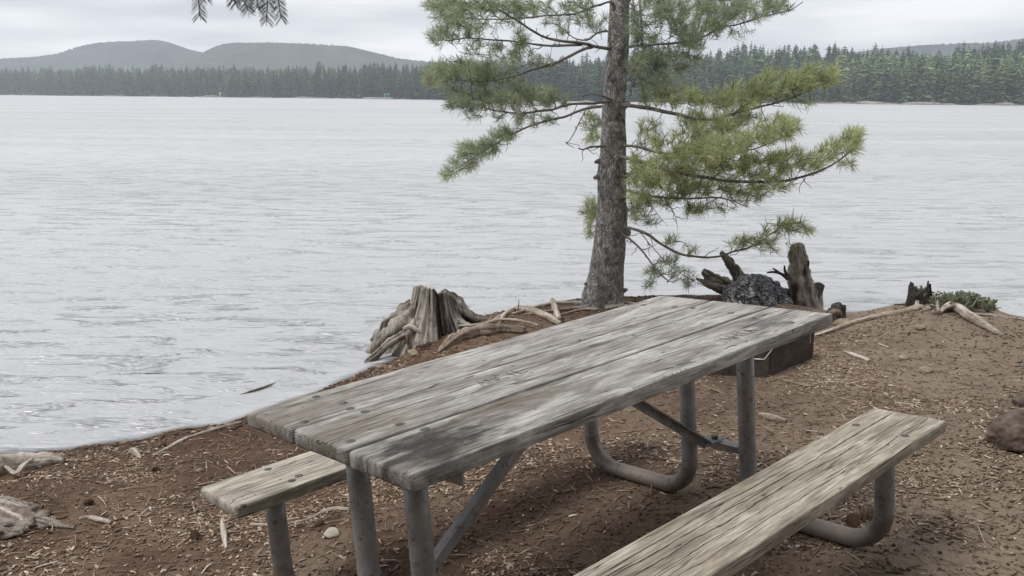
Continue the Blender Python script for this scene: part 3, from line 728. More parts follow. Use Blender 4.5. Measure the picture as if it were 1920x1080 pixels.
V = V.reshape(-1, 3); i, j = np.meshgrid(np.arange(n-1), np.arange(seg), indexing='ij'); k = (j+1) % seg
Fc = np.stack([(i*seg+j).ravel(), (i*seg+k).ravel(), ((i+1)*seg+k).ravel(), ((i+1)*seg+j).ravel()], 1)
mesh_obj('trunk', V, Fc, M['trunk'], pine, True, None, PB)
# knots and stubs on the trunk
for (x, y, dx, dy, r_) in [(1176, 330, 8, -4, .018), (1122, 330, -8, 4, .018), (1121, 302, -5, 2, .014), (1171, 435, 10, 2, .03), (1106, 534, -10, -2, .011), (1168, 548, 8, -6, .014), (1172, 200, 8, -8, .02)]:
    A0 = at(x-dx*.6, y, YT-.02); A1 = at(x+dx, y+dy, YT-.06); limb('knot', [A0, (A0+A1)/2, A1], [r_*1.5, r_*1.2, r_*.7], M['trunk'], pine, 9, 8, .35, 30, .05, x)

def needle_tufts(tips, dirs, tones, nper, length, rs, up=.25, width=.0030, back=.07):
    n = len(tips); N_ = n*nper
    tip = np.repeat(np.array(tips), nper, 0); d = np.repeat(np.array(dirs), nper, 0)
    t = rs.rand(N_)**1.2
    root = tip - d*(t[:, None]*back)
    rv = rs.normal(size=(N_, 3)); rv -= (rv*d).sum(1)[:, None]*d; rv /= np.linalg.norm(rv, axis=1)[:, None]+1e-9
    ang = np.radians(rs.uniform(12, 68, N_)) + t*.25
    dr = d*np.cos(ang)[:, None]+rv*np.sin(ang)[:, None]; dr[:, 2] += up*rs.rand(N_); dr /= np.linalg.norm(dr, axis=1)[:, None]
    L_ = length*rs.uniform(.65, 1.1, N_)
    mid = root+dr*(L_*.55)[:, None]; end = root+dr*L_[:, None]; end[:, 2] -= L_*.06
    s = np.cross(dr, rs.normal(size=(N_, 3))); s /= np.linalg.norm(s, axis=1)[:, None]+1e-9; s *= width/2
    V = np.stack([root-s*.8, root+s*.8, mid+s, mid-s, end], 1).reshape(-1, 3)
    b = np.arange(N_)*5
    quads = np.stack([b, b+1, b+2, b+3], 1); tris = np.stack([b+3, b+2, b+4], 1)
    F1 = np.concatenate([np.stack([b, b+1, b+2], 1), np.stack([b, b+2, b+3], 1), tris])
    tn = np.repeat(np.repeat(np.array(tones), nper)+rs.uniform(-.14, .14, N_), 5)
    return V, F1, np.clip(tn, 0, 1)

def grow(limb_nodes, targets, rs, droop=.0):
    """connect needle targets to the nearest wood already grown; returns twigs, tips and directions"""
    nodes = [np.array(p) for p in limb_nodes]; arr = np.array(nodes)
    T = np.array(targets); dist = np.array([np.min(np.linalg.norm(arr-t, axis=1)) for t in T]); order = np.argsort(dist)
    twigs = []; tips = []; dirs = []
    root = arr[0]
    for oi in order:
        t = T[oi]; d = np.linalg.norm(arr-t, axis=1)
        out = (arr-t); inward = np.linalg.norm(arr-root, axis=1); pen = np.clip(inward-np.linalg.norm(t-root)*.97, 0, None)*2.0
        k = int(np.argmin(d+pen)); p = arr[k]; L_ = d[k]
        if L_ < .015: tips.append(t); dirs.append((t-root)/np.linalg.norm(t-root)); continue
        ax = (t-p)/L_; bend = rs.normal(size=3)*.16*L_; bend[2] -= .10*L_
        c = p+ax*L_*.5+bend
        m_ = max(3, int(L_/.05)); tt = np.linspace(0, 1, m_+1)[:, None]
        C = (1-tt)**2*p+2*tt*(1-tt)*c+tt**2*t
        C[1:-1] += rs.normal(size=C[1:-1].shape)*.004
        twigs.append(C); arr = np.vstack([arr, C[1:]])
        dd = C[-1]-C[-2]; dd /= np.linalg.norm(dd); dd[2] += .35; dd /= np.linalg.norm(dd); tips.append(t); dirs.append(dd)
    return twigs, tips, dirs

LIMBS = [
 # points (px, py, depth offset), base radius px, regions (cx, cy, rx, ry, n, depth), grey, tone
 dict(p=[(1150, 92, 0), (1125, 91, -.1), (1092, 82, -.15), (1053, 78, -.2), (1014, 68, -.2), (975, 44, -.25), (947, 26, -.3), (905, 2, -.35), (870, -25, -.4)], r=7, reg=[(880, 5, 55, 22, 34, -.35), (840, 18, 40, 22, 30, -.3), (950, 10, 60, 14, 26, -.3), (925, 45, 40, 14, 10, -.2)], g=1, tone=.62),
 dict(p=[(1092, 84, -.15), (1027, 86, -.1), (993, 83, -.1), (936, 77, -.1), (884, 73, -.05), (845, 78, 0), (812, 76, 0)], r=5, reg=[(860, 55, 42, 18, 42, 0), (822, 68, 20, 16, 16, 0), (900, 92, 40, 15, 16, -.05), (960, 100, 40, 14, 10, -.1), (978, 72, 16, 16, 14, -.3), (965, 106, 12, 12, 9, -.3)], g=1, tone=.62),
 dict(p=[(1110, 88, -.1), (1092, 94, -.2), (1065, 108, -.3), (1040, 121, -.35), (1001, 133, -.4), (962, 146, -.45), (910, 154, -.45), (866, 151, -.4), (825, 147, -.4)], r=6, reg=[(870, 128, 55, 17, 60, -.45), (815, 140, 28, 20, 36, -.4), (920, 130, 45, 20, 30, -.4), (900, 170, 70, 14, 30, -.4), (960, 165, 30, 16, 12, -.4), (1020, 117, 30, 10, 8, -.3)], g=1, tone=.6),
 dict(p=[(1150, 10, 0), (1142, 4, -.1), (1105, 16, -.1), (1066, 29, -.1), (1014, 31, 0), (962, 36, .1), (897, 36, .1), (866, 29, .15), (825, 10, .2), (800, 0, .2)], r=4.5, reg=[(820, 6, 26, 16, 22, .2), (870, 18, 40, 14, 20, .15), (1020, 12, 70, 16, 30, .1), (1090, 8, 40, 14, 14, -.1), (960, 20, 50, 14, 18, .1), (1095, 38, 16, 12, 8, -.2)], g=1, tone=.55),
 dict(p=[(1150, 60, 0), (1135, 58, .1), (1118, 62, .15), (1100, 74, .15), (1075, 70, .2), (1050, 50, .3), (1020, 35, .3)], r=4.5, reg=[(1060, 50, 40, 16, 10, .25), (1118, 38, 20, 18, 10, .1)], g=1, tone=.4),
 dict(p=[(1150, 190, 0), (1126, 192, -.15), (1074, 194, -.3), (1040, 203, -.4), (988, 210, -.5), (947, 208, -.5), (915, 203, -.5), (884, 191, -.5), (850, 192, -.5)], r=5.5, reg=[(850, 192, 22, 12, 14, -.5), (900, 190, 50, 14, 32, -.5), (960, 188, 50, 13, 24, -.5), (1000, 178, 50, 16, 30, -.4), (1040, 185, 30, 14, 16, -.3), (930, 214, 70, 10, 14, -.5)], g=1, tone=.5),
 dict(p=[(1150, 200, 0), (1129, 200, .1), (1092, 206, .15), (1061, 219, .15), (1027, 226, .1), (983, 242, .1), (955, 257, .1), (915, 280, .1), (885, 300, .1), (850, 320, .1)], r=6, reg=[(945, 250, 26, 14, 32, .1), (905, 277, 30, 17, 38, .1), (870, 302, 28, 17, 30, .1), (838, 325, 15, 12, 13, .1), (1000, 222, 40, 10, 16, .1), (870, 275, 14, 10, 9, .1)], g=1, tone=.72),
 dict(p=[(1152, 190, 0), (1143, 187, -.12), (1126, 180, -.16), (1108, 178, -.18), (1092, 182, -.18)], r=5, reg=[], g=1, tone=.5),
 dict(p=[(1150, 274, 0), (1127, 274, -.1), (1103, 276, -.14), (1092, 280, -.14), (1082, 278, -.14)], r=5, reg=[], g=1, tone=.5),
 dict(p=[(1098, 207, .12), (1088, 225, .1), (1076, 248, .1), (1066, 264, .1), (1060, 266, .1), (1085, 272, .1)], r=2.2, reg=[], g=1, tone=.5),
 dict(p=[(1155, 215, .1), (1135, 225, .3), (1115, 240, .4), (1108, 255, .4)], r=2.5, reg=[(1110, 238, 18, 28, 26, .4)], g=0, tone=.7),
 dict(p=[(1155, 400, .1), (1125, 400, .35), (1108, 400, .4)], r=3, reg=[(1107, 398, 16, 24, 34, .4), (1102, 435, 9, 14, 8, .4)], g=0, tone=.75),
 # right side
 dict(p=[(1155, 197, 0), (1175, 197, -.12), (1216, 202, -.2), (1260, 211, -.25), (1307, 221, -.3), (1342, 221, -.3), (1386, 208, -.3), (1433, 196, -.3), (1473, 185, -.3), (1513, 170, -.3), (1540, 155, -.3)], r=8, reg=[(1520, 145, 50, 20, 75, -.3), (1560, 140, 16, 16, 14, -.3), (1450, 155, 45, 20, 60, -.3), (1400, 175, 50, 18, 50, -.3), (1340, 185, 50, 16, 40, -.25), (1280, 180, 45, 16, 30, -.2), (1225, 175, 25, 20, 20, -.1), (1400, 210, 30, 12, 16, -.3), (1500, 195, 20, 6, 5, -.3)], g=0, tone=.6),
 dict(p=[(1155, 270, 0), (1175, 273, -.1), (1200, 277, -.15), (1230, 286, -.2), (1262, 290, -.25), (1300, 282, -.3), (1355, 255, -.3), (1400, 230, -.3)], r=6, reg=[(1270, 270, 50, 24, 50, -.3), (1330, 240, 45, 24, 60, -.3), (1220, 240, 25, 16, 14, -.1), (1380, 222, 30, 18, 22, -.3), (1215, 268, 20, 12, 10, -.1), (1300, 225, 30, 14, 20, -.2)], g=0, tone=.8),
 dict(p=[(1155, 292, 0), (1185, 298, -.25), (1225, 308, -.4), (1275, 320, -.5), (1323, 328, -.5), (1355, 333, -.5), (1418, 336, -.5), (1474, 333, -.5), (1520, 322, -.5), (1560, 304, -.5), (1590, 282, -.5), (1612, 262, -.5)], r=7.5, reg=[(1600, 262, 22, 18, 34, -.5), (1560, 278, 22, 14, 22, -.5), (1525, 300, 26, 14, 26, -.5), (1480, 300, 28, 20, 30, -.5), (1430, 310, 40, 20, 50, -.5), (1370, 305, 40, 24, 60, -.5), (1310, 300, 45, 26, 75, -.5), (1240, 320, 45, 28, 80, -.4), (1200, 350, 24, 26, 34, -.3), (1450, 345, 50, 12, 28, -.5), (1590, 308, 12, 8, 6, -.5), (1195, 310, 18, 18, 20, -.3)], g=0, tone=.85),
 dict(p=[(1275, 318, -.45), (1320, 300, -.6), (1355, 292, -.65), (1408, 282, -.65), (1449, 268, -.65), (1480, 252, -.65), (1495, 240, -.65)], r=3.5, reg=[(1475, 238, 26, 15, 34, -.65), (1430, 250, 30, 16, 36, -.65), (1380, 265, 34, 18, 44, -.65), (1450, 218, 20, 8, 6, -.65), (1330, 275, 34, 20, 40, -.65)], g=0, tone=.8),
 dict(p=[(1155, 352, 0), (1178, 358, -.1), (1210, 366, -.1), (1245, 370, -.1), (1292, 372, -.1), (1339, 368, -.1), (1365, 372, -.1), (1400, 385, -.1)], r=6, reg=[(1330, 345, 60, 16, 50, -.1), (1400, 365, 40, 12, 26, -.1), (1335, 388, 45, 10, 20, -.1), (1240, 375, 50, 14, 26, -.1), (1190, 390, 20, 22, 22, .1), (1300, 398, 20, 6, 6, -.1), (1280, 350, 40, 14, 30, -.1)], g=0, tone=.6),
 dict(p=[(1155, 424, 0), (1175, 427, -.1), (1210, 438, -.2), (1241, 460, -.25), (1273, 477, -.3), (1301, 484, -.3), (1339, 487, -.3), (1374, 477, -.3), (1418, 463, -.3), (1449, 441, -.3), (1475, 426, -.3), (1505, 422, -.3)], r=6, reg=[(1480, 422, 26, 11, 22, -.3), (1515, 432, 10, 12, 7, -.3), (1430, 450, 34, 10, 16, -.3), (1385, 452, 26, 10, 10, -.3), (1460, 468, 30, 8, 5, -.3), (1440, 430, 8, 14, 4, -.3), (1295, 467, 8, 6, 4, -.3), (1265, 450, 14, 6, 6, -.2)], g=0, tone=.72),
 dict(p=[(1155, 436, 0), (1171, 441, -.1), (1194, 460, -.15), (1210, 479, -.2), (1229, 504, -.2), (1248, 522, -.2), (1265, 530, -.2)], r=4.5, reg=[(1260, 490, 22, 14, 12, -.2), (1225, 512, 18, 12, 9, -.2), (1218, 535, 10, 8, 5, -.2), (1285, 510, 22, 16, 8, -.2), (1300, 535, 20, 8, 4, -.2)], g=1, tone=.45),
 dict(p=[(1175, 372, -.05), (1210, 375, -.1), (1229, 396, -.12), (1251, 424, -.14)], r=2, reg=[(1215, 415, 22, 10, 6, -.1)], g=1, tone=.4),
 dict(p=[(1245, 371, -.1), (1256, 388, -.1), (1267, 408, -.1), (1270, 432, -.1)], r=2, reg=[], g=1, tone=.4),
 dict(p=[(1200, 435, -.18), (1228, 470, -.22), (1262, 505, -.22), (1330, 545, -.22)], r=1.8, reg=[], g=1, tone=.4),
 dict(p=[(1165, 20, 0), (1195, -10, -.1), (1203, 30, -.25), (1205, 75, -.3), (1206, 115, -.3), (1190, 150, -.3), (1183, 180, -.25)], r=5, reg=[(1210, 80, 20, 50, 30, -.3), (1195, 120, 20, 30, 22, -.3), (1190, 40, 14, 40, 22, -.25), (1240, 30, 20, 24, 16, -.2), (1235, 150, 26, 18, 18, -.3)], g=1, tone=.3),
 dict(p=[(1160, 92, 0), (1185, 88, 0), (1230, 84, .05), (1275, 80, .1), (1317, 70, .1), (1347, 53, .1), (1390, 43, .1), (1430, 30, .1), (1480, 17, .1), (1507, 0, .1)], r=5.5, reg=[(1300, 78, 26, 14, 30, .1), (1290, 45, 40, 22, 42, .1), (1345, 30, 40, 22, 50, .1), (1400, 18, 45, 20, 50, .1), (1460, 8, 34, 12, 26, .1), (1260, 105, 30, 20, 26, .1), (1260, 20, 40, 20, 36, .1), (1370, 62, 50, 8, 8, .1)], g=1, tone=.5),
 dict(p=[(1160, -60, 0), (1200, -50, .2), (1260, -20, .3), (1330, 0, .4), (1400, -5, .4)], r=5.5, reg=[(1240, 0, 40, 22, 34, .3), (1320, 5, 50, 18, 40, .4), (1400, -8, 50, 14, 26, .4), (1300, 110, 14, 14, 8, .2)], g=1, tone=.45),
 dict(p=[(1160, 160, 0), (1178, 150, .1), (1200, 120, .2), (1225, 95, .25), (1270, 60, .3)], r=3, reg=[(1225, 120, 26, 24, 26, .2), (1270, 130, 22, 14, 12, .3)], g=1, tone=.25),
 # a crown above the picture, so the tree does not stop at its edge
 dict(p=[(1162, -100, 0), (1050, -150, -.3), (900, -180, -.5), (800, -170, -.5)], r=6, reg=[(850, -170, 90, 35, 40, -.5), (980, -170, 80, 30, 34, -.4)], g=1, tone=.5),
 dict(p=[(1166, -220, 0), (1260, -260, .3), (1400, -280, .5), (1500, -260, .5)], r=6, reg=[(1440, -270, 90, 35, 40, .5), (1300, -270, 80, 30, 34, .4)], g=1, tone=.5),
 dict(p=[(1170, -380, 0), (1080, -430, .4), (950, -450, .6)], r=5, reg=[(980, -450, 90, 35, 40, .5)], g=1, tone=.5),
 dict(p=[(1172, -480, 0), (1250, -540, -.4), (1340, -560, -.5)], r=4, reg=[(1300, -560, 80, 35, 34, -.4)], g=1, tone=.5),
]
rs = np.random.RandomState(5)
pxm = 1/F_PX
for li, d in enumerate(LIMBS):
    Pw = np.array([at(x, y, YT+o) for x, y, o in d['p']]); n = max(16, int(sum(np.linalg.norm(np.diff(Pw, axis=0), axis=1))/.035))
    C = resample(Pw, n); C[2:] += np.cumsum(rs.normal(size=C[2:].shape)*.0022, 0)*.7
    dep = float((Pw[0]-CAM)@CF); r0 = d['r']/2*pxm*dep
    hasr = bool(d['reg']); R = np.linspace(r0, r0*.28 if hasr else r0*.4, n)
    R[::7] *= 1.12
    ac = Acc(); v, f = tube(C, R, 9, None, .16, 45, .05, 1., li); ac.add(v, f)
    tg = []
    for (cx, cy, rx, ry, k, o) in d['reg']:
        if not d['g']: ry *= 1.18
        k = int(k*1.15)
        for q in range(k):
            a = rs.rand()*6.283; r_ = rs.rand()**.5; tg.append(at(cx+rx*r_*math.cos(a), cy+ry*r_*math.sin(a), YT+o+rs.normal()*.13))
    nodes = C[int(n*.12):]
    if tg:
        tw, tips, dirs = grow(nodes, tg, rs)
        for t in tw:
            L_ = np.linalg.norm(t[-1]-t[0]); rr0 = .0021+.004*min(1, L_/.4)
            v, f = tube(t, np.linspace(rr0, .0016, len(t)), 4, None, cap=False); ac.add(v, f)
    # bare dead twiglets
    for q in range(14 if hasr else 5):
        k0 = rs.randint(int(n*.1), n-2); dd = rs.normal(size=3); dd[2] -= .4; dd /= np.linalg.norm(dd); L_ = rs.uniform(.04, .14)
        t = np.array([C[k0]+dd*L_*s_+rs.normal(size=3)*.006*(s_ > 0) for s_ in np.linspace(0, 1, 5)]); v, f = tube(t, np.linspace(.0035, .0015, 5), 4, None, cap=False); ac.add(v, f)
    br = ac.build('branch', M['bark'], pine, True, Pw[0]); br.location = Vector((Pw[0]-PB).tolist())
    if tg:
        tones = d['tone']+rs.uniform(-.35, .35, len(tips))
        V, Fc, tn = needle_tufts(tips, dirs, tones, 25, .080, rs)
        nd = mesh_obj('needles', V-Pw[0][None], Fc, M['needle_grey'] if d['g'] else M['needle'], None, False, tn); nd.parent = br
# surface roots of the pine
def gp(x, y, up=0.): 
    p = np.array(hit(x, y)); p[2] += up; return p
for pts, r_ in [([(1100, 571), (1070, 570), (1035, 572), (1005, 578), (975, 588), (960, 592)], 4.5), ([(1110, 577), (1080, 580), (1045, 584), (1010, 589), (985, 592)], 3), ([(1120, 583), (1090, 583), (1060, 590), (1035, 596)], 2.6), ([(1150, 570), (1175, 571), (1205, 577), (1240, 584)], 4), ([(1135, 580), (1165, 577), (1200, 582), (1225, 590)], 4.5)]:
    Pw = [gp(x, y, .012) for x, y in pts]; k = len(Pw); rw = [r_*pxm*7*(1-.5*i/(k-1)) for i in range(k)]
    o = limb('root', Pw, rw, M['pale_root'], pine, 10, 50, .3, 18, .08, pts[0][0]*.1)
# ------------------------------------------------------------------ big weathered stump standing in the shallows
sb = on_z(812, 648, 0.02); SY = sb[1]; dep = float((sb-CAM)@CF); pm = dep/F_PX
stump = thing('tree_stump', 'big weathered grey stump with splayed roots standing in the shallow water', 'stump', sb)
def stump_mesh(c, H, rtop, rbase, seg, nh, groove, tops, seed, lean=(0, 0), inner=True, rag=.05, lob=.12):
    """fluted stump: outer shell, jagged rim, hollow inside"""
    V = []; th = np.linspace(0, 2*math.pi, seg, endpoint=False)
    def prof(a, f):
        r = rtop+(rbase-rtop)*(1-f)**1.5*(1+lob*3*math.sin(3*a+seed)+lob*2*math.sin(5*a+seed*2))
        r *= 1+lob*.5*math.sin(9*a+seed)+.05*math.sin(23*a+1.5*math.sin(5*f))+.035*math.sin(41*a)
        for (ga, gw, gd) in groove:
            da = (a-ga+math.pi) % (2*math.pi)-math.pi; r *= 1-gd*math.exp(-(da/gw)**2)
        return r
    def top(a):
        t = 1.
        for (ta, tw, td) in tops:
            da = (a-ta+math.pi) % (2*math.pi)-math.pi; t -= td*math.exp(-(da/tw)**2)
        return t*(1+rag*mnoise.noise(Vector((math.cos(a)*5, math.sin(a)*5, seed)))+rag*.7*mnoise.noise(Vector((math.cos(a)*17, math.sin(a)*17, seed))))
    rings = [('o', i/nh) for i in range(nh+1)]+([('i', 1-i/8) for i in range(0, 8)] if inner else [])
    for kind, f in rings:
        for a in th:
            z = H*top(a)*f; r = prof(a, f)
            if kind == 'i': r = r*(.80-.25*(1-f)); z = H*top(a)*(.985 if f == 1 else .35+.63*f)
            q = 1+.09*mnoise.noise(Vector((math.cos(a)*3.5, math.sin(a)*3.5, f*1.5+seed)))+.05*mnoise.noise(Vector((math.cos(a)*11, math.sin(a)*11, f*4+seed)))
            V.append((c[0]+r*q*math.cos(a)+lean[0]*f, c[1]+r*q*math.sin(a)+lean[1]*f, c[2]+z))
    n = len(rings); Fc = [(i*seg+j, i*seg+(j+1) % seg, (i+1)*seg+(j+1) % seg, (i+1)*seg+j) for i in range(n-1) for j in range(seg)]
    Fc.append(tuple((n-1)*seg+j for j in range(seg))); return V, Fc
V, Fc = stump_mesh((sb[0], sb[1], -.10), 122*pm+.10, 33*pm, 108*pm, 160, 40, [(math.radians(-66), .24, .18), (math.radians(-150), .12, .10)], [(math.radians(-62), .25, .07), (math.radians(-15), .5, .08), (math.radians(60), 1.0, .25), (math.radians(170), .4, .05)], 1.3, rag=.025, lob=.05)
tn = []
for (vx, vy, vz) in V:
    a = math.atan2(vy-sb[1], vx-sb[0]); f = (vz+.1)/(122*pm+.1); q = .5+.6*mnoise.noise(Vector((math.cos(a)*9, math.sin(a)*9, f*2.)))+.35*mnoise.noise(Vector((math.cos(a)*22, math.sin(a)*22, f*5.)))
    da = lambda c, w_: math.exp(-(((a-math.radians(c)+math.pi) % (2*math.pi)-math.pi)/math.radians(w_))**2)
    q -= .5*da(-58, 20)*(1 if f > .3 else .6); q -= .6*da(-85, 50)*max(0, 1-f/.42); q += .28*da(-98, 16)  # shade of the front undercut and right recess put into the tone
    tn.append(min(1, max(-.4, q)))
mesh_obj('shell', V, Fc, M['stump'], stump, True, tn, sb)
SR = [ # roots and one cavity-shade lump in photo columns, depth offset, radii px
 ([(790, 590), (760, 612), (735, 632), (712, 652), (690, 668), (668, 672), (655, 678), (645, 682)], [0, -.05, -.05, -.05, -.05, -.05, -.05, -.05], [30, 28, 24, 19, 16, 13, 8, 2], 'stump'),
 ([(800, 600), (775, 616), (750, 632), (728, 645), (712, 662), (700, 676), (694, 688)], [-.1, -.18, -.22, -.25, -.28, -.3, -.3], [12, 10, 8, 7, 6, 5, 3], 'driftwood'),
 ([(716, 652), (704, 664), (690, 674), (682, 682)], [-.27, -.3, -.32, -.32], [4, 4, 3, 2], 'driftwood'),
 ([(775, 590), (748, 606), (722, 630), (700, 656), (680, 680)], [.15, .2, .2, .2, .2], [24, 24, 20, 16, 9], 'stump'),
 ([(826, 552), (842, 566), (862, 583), (888, 597), (925, 604), (950, 603), (980, 600)], [.05, .08, .1, .15, .2, .2, .2], [12, 17, 16, 11, 8, 6, 4], 'stump'),
 ([(840, 600), (862, 608), (885, 618), (905, 622)], [-.05, -.05, -.1, -.1], [12, 10, 8, 3], 'stump'),
 ([(775, 600), (772, 612), (768, 622), (766, 634), (765, 646)], [-.32, -.36, -.38, -.38, -.36], [5, 8, 6, 4, 2], 'driftwood'),
 ([(758, 616), (772, 612), (786, 622), (789, 624)], [-.36, -.4, -.42, -.42], [3, 4, 3, 2], 'pale_root'),
 ([(800, 660), (815, 672), (800, 690)], [.0, -.1, -.2], [30, 20, 6], 'dark_wood')]  # dark lump: shade of the cavity beneath put into shape and colour
for i, (pt, oy, rr) in enumerate([(a, b, (c, d)) for a, b, c, d in SR]):
    Pw = [at(x, y, SY+o) for (x, y), o in zip(pt, oy)]; rw = [r*pm for r in rr[0]]
    limb('root', Pw, rw, M[rr[1]], stump, 16, 60, .34, 13, .12, i+2.)

# ------------------------------------------------------------------ exposed roots and driftwood on the bank
def ground_limb(name, pts, rpx, m, label, cat, up=.3, group=None, seed=1, amp=.3, n=60, seg=12, sub=None):
    Pw = []; rw = []
    for i, (x, y) in enumerate(pts):
        p = np.array(hit(x, y)); r = (rpx[i] if isinstance(rpx, (list, tuple)) else rpx); r = r*float((p-CAM)@CF)/F_PX
        p[2] += r*up + (sub[i] if sub else 0); Pw.append(p); rw.append(max(r, .0015))
    o = limb(name, Pw, rw, M[m], None, seg, n, amp, 16, .08, seed); 
    if label: tag(o, label, cat, group)
    return o
ground_limb('exposed_root', [(822, 662), (836, 652), (860, 638), (885, 629), (910, 626), (945, 622), (985, 624)], [3, 8, 12, 13, 12, 10, 8], 'root', 'thick fluted brown root ridge beside the big stump', 'root', .5, seed=3, amp=.4, seg=22)
ground_limb('exposed_root', [(935, 612), (945, 596), (965, 585), (990, 586), (1015, 594), (1035, 604), (1050, 612)], [3, 4.5, 5.5, 6.5, 6.5, 7, 5], 'pale_root', 'pale arched root over the soil left of the pine', 'root', .9, seed=5)
ground_limb('exposed_root', [(915, 615), (930, 600), (950, 590), (970, 583)], [3, 3.5, 4, 3], 'pale_root', 'thin pale root left of the arched root', 'root', .6, seed=6)
ground_limb('root_stub', [(1048, 606), (1042, 594), (1036, 582)], [7, 5.5, 5], 'pale_root', 'short pale root stub sticking up behind the table edge', 'root', .8, seed=7, sub=[0, .03, .06], n=20)
ground_limb('exposed_root', [(860, 622), (900, 620), (940, 611), (985, 614), (1010, 620)], [2, 2.5, 3, 2.5, 1.5], 'pale_root', 'slender bleached root lying along the fluted root ridge', 'root', 1.5, seed=8, sub=[.03]*5)
P0 = gp(971, 586); tag(limb('twig', [P0, P0+np.array([.005, 0, .05]), P0+np.array([.008, .0, .10])], [.004, .0035, .002], M['dark_wood'], None, 6, 8, .2), 'thin dark twig standing upright on the root mound', 'twig')
ground_limb('exposed_root', [(1518, 634), (1560, 622), (1600, 608), (1650, 596), (1690, 588), (1718, 580), (1730, 578)], [3, 4.5, 5, 5.5, 5, 5.5, 4], 'pale_root', 'long pale root running from the table corner to the right mound', 'root', .7, seed=9, amp=.2)
ground_limb('root_stub', [(1719, 584), (1719, 577), (1720, 572)], [4, 4, 3], 'pale_root', 'small rounded pale knob beside the black stump', 'root', .8, seed=10, n=14, sub=[0, .01, .03])
ground_limb('exposed_root', [(1730, 583), (1745, 580), (1756, 577), (1768, 576)], [3, 5, 6, 4], 'pale_root', 'low bleached root between the knob and the pale spike', 'root', .8, seed=11, n=24)
ground_limb('root_stub', [(1756, 592), (1756, 582), (1757, 574)], [8, 6, 2], 'pale_root', 'pointed pale wood spike on the right mound', 'root', .8, seed=12, n=18, sub=[0, .02, .06])
MY = hit(1785, 600)[1]+.10
Yb = hit(1800, 610)[1]
def air_limb(name, pts, Y, rpx, m, label, cat, seed=1, amp=.25, n=40, seg=12, parent=None, lump=.06, flat=1.):
    Pw = [at(p[0], p[1], Y+(p[2] if len(p) > 2 else 0)) for p in pts]; rw = [r*float((q-CAM)@CF)/F_PX for r, q in zip(rpx, Pw)]
    o = limb(name, Pw, rw, M[m], parent, seg, n, amp, 16, lump, seed, flat)
    if label: tag(o, label, cat)
    return o
air_limb('fallen_pole', [(1812, 590), (1850, 592), (1885, 598), (1925, 606), (1960, 612)], Yb+.1, [4, 5.5, 7, 8, 9], 'driftwood', 'smooth grey pole lying across the bank at the right edge', 'log', 14, .12)
air_limb('exposed_root', [(1761, 590), (1768, 580), (1780, 573), (1793, 576), (1812, 588, hit(1812, 598)[1]-MY), (1832, 600, hit(1832, 610)[1]-MY), (1850, 611, hit(1850, 619)[1]-MY), (1868, 622, hit(1868, 626)[1]-MY), (1880, 630, hit(1880, 630)[1]-MY)], MY, [4, 5, 6.5, 8.5, 10, 9, 7, 5, 1.5], 'pale_root', 'thick bleached root arching down the right mound', 'root', 13, .22, 60, 18)
air_limb('stick', [(1812, 592), (1825, 572), (1838, 552)], Yb+.12, [2, 2, 2.2], 'bark', 'thin stick leaning up out of the green shrub', 'stick', 15, .1, 12, 7)
air_limb('water_log', [(1640, 600), (1655, 590), (1675, 581), (1700, 578), (1730, 579)], hit(1690, 590)[1]+.28, [3, 6, 7, 6.5, 5], 'dark_wood', 'dark curved log behind the long pale root', 'log', 16, .15)
# black burnt stump on the right
p0 = hit(1722, 584); d_ = float((p0-CAM)@CF)/F_PX
o = stump_mesh((0, 0, -.12), .12+33*d_, 19*d_, 24*d_, 60, 14, [], [(1.2, .5, .2), (4.2, .4, .15), (3.1, .25, -.12)], 4.4, rag=.22)
o = mesh_obj('burnt_stump', o[0], o[1], M['dark_wood']); o.location = (at(1720, 584, p0[1]+.15)[0], p0[1]+.15, p0[2]+.01); tag(o, 'small black burnt stump with a jagged rim beside the shrub', 'stump')
air_limb('twig', [(1676, 571), (1690, 571), (1704, 573)], p0[1]+.15, [1, 1.4, 1.6], 'dark_wood', 'thin dark twig pointing left from the black stump', 'twig', 17, .1, 10, 6)

# ------------------------------------------------------------------ log pile behind the table
py_ = hit(1420, 590)[1]+.45
def W3(x, y, o=0.): return at(x, y, py_+o)
burn = thing('charred_log', 'thick charred black log with cracked surface behind the table end', 'log', W3(1418, 590))
Pw = [W3(1378, 582, -.30), W3(1385, 578, -.28), W3(1400, 572, -.18), W3(1420, 570, -.05), W3(1450, 585, .15), W3(1490, 605, .3)]; rw = [.02, .13, .20, .215, .20, .17]
V, Fc = tube(np.array(Pw), np.array(rw)*.96, 90, 90, .16, 12, .02, 1., 3.)
mesh_obj('trunk', V, Fc, M['char'], burn, True, None, W3(1418, 590))
drift = thing('driftwood_stump', 'forked grey driftwood root leaning left of the charred log', 'driftwood', W3(1370, 560, .15))
for i, (pts, rr) in enumerate([([(1410, 560, .15), (1385, 548, .15), (1360, 535, .1), (1335, 520, .05), (1318, 508, .05)], [20, 17, 14, 10, 6]), ([(1395, 545, .2), (1385, 520, .2), (1374, 500, .15), (1362, 485, .1), (1352, 472, .1)], [17, 13, 9, 7, 3.5]), ([(1380, 552, .1), (1350, 540, 0), (1325, 530, -.05), (1305, 522, -.05)], [12, 9, 6, 2]), ([(1384, 520, .15), (1383, 503, .13), (1381, 496, .12)], [5, 3.5, 1.5]), ([(1350, 528, .05), (1335, 524, .0), (1320, 522, .0)], [6, 4, 2])]):
    air_limb('root', pts, py_, rr, 'snag' if i % 2 else 'driftwood', None, None, 20+i, .4, 30, 14, drift, .12)
sp = W3(1508, 592, .05); d_ = float((sp-CAM)@CF)/F_PX
snag = thing('dead_snag', 'standing broken grey snag right of the charred log', 'dead tree', sp)
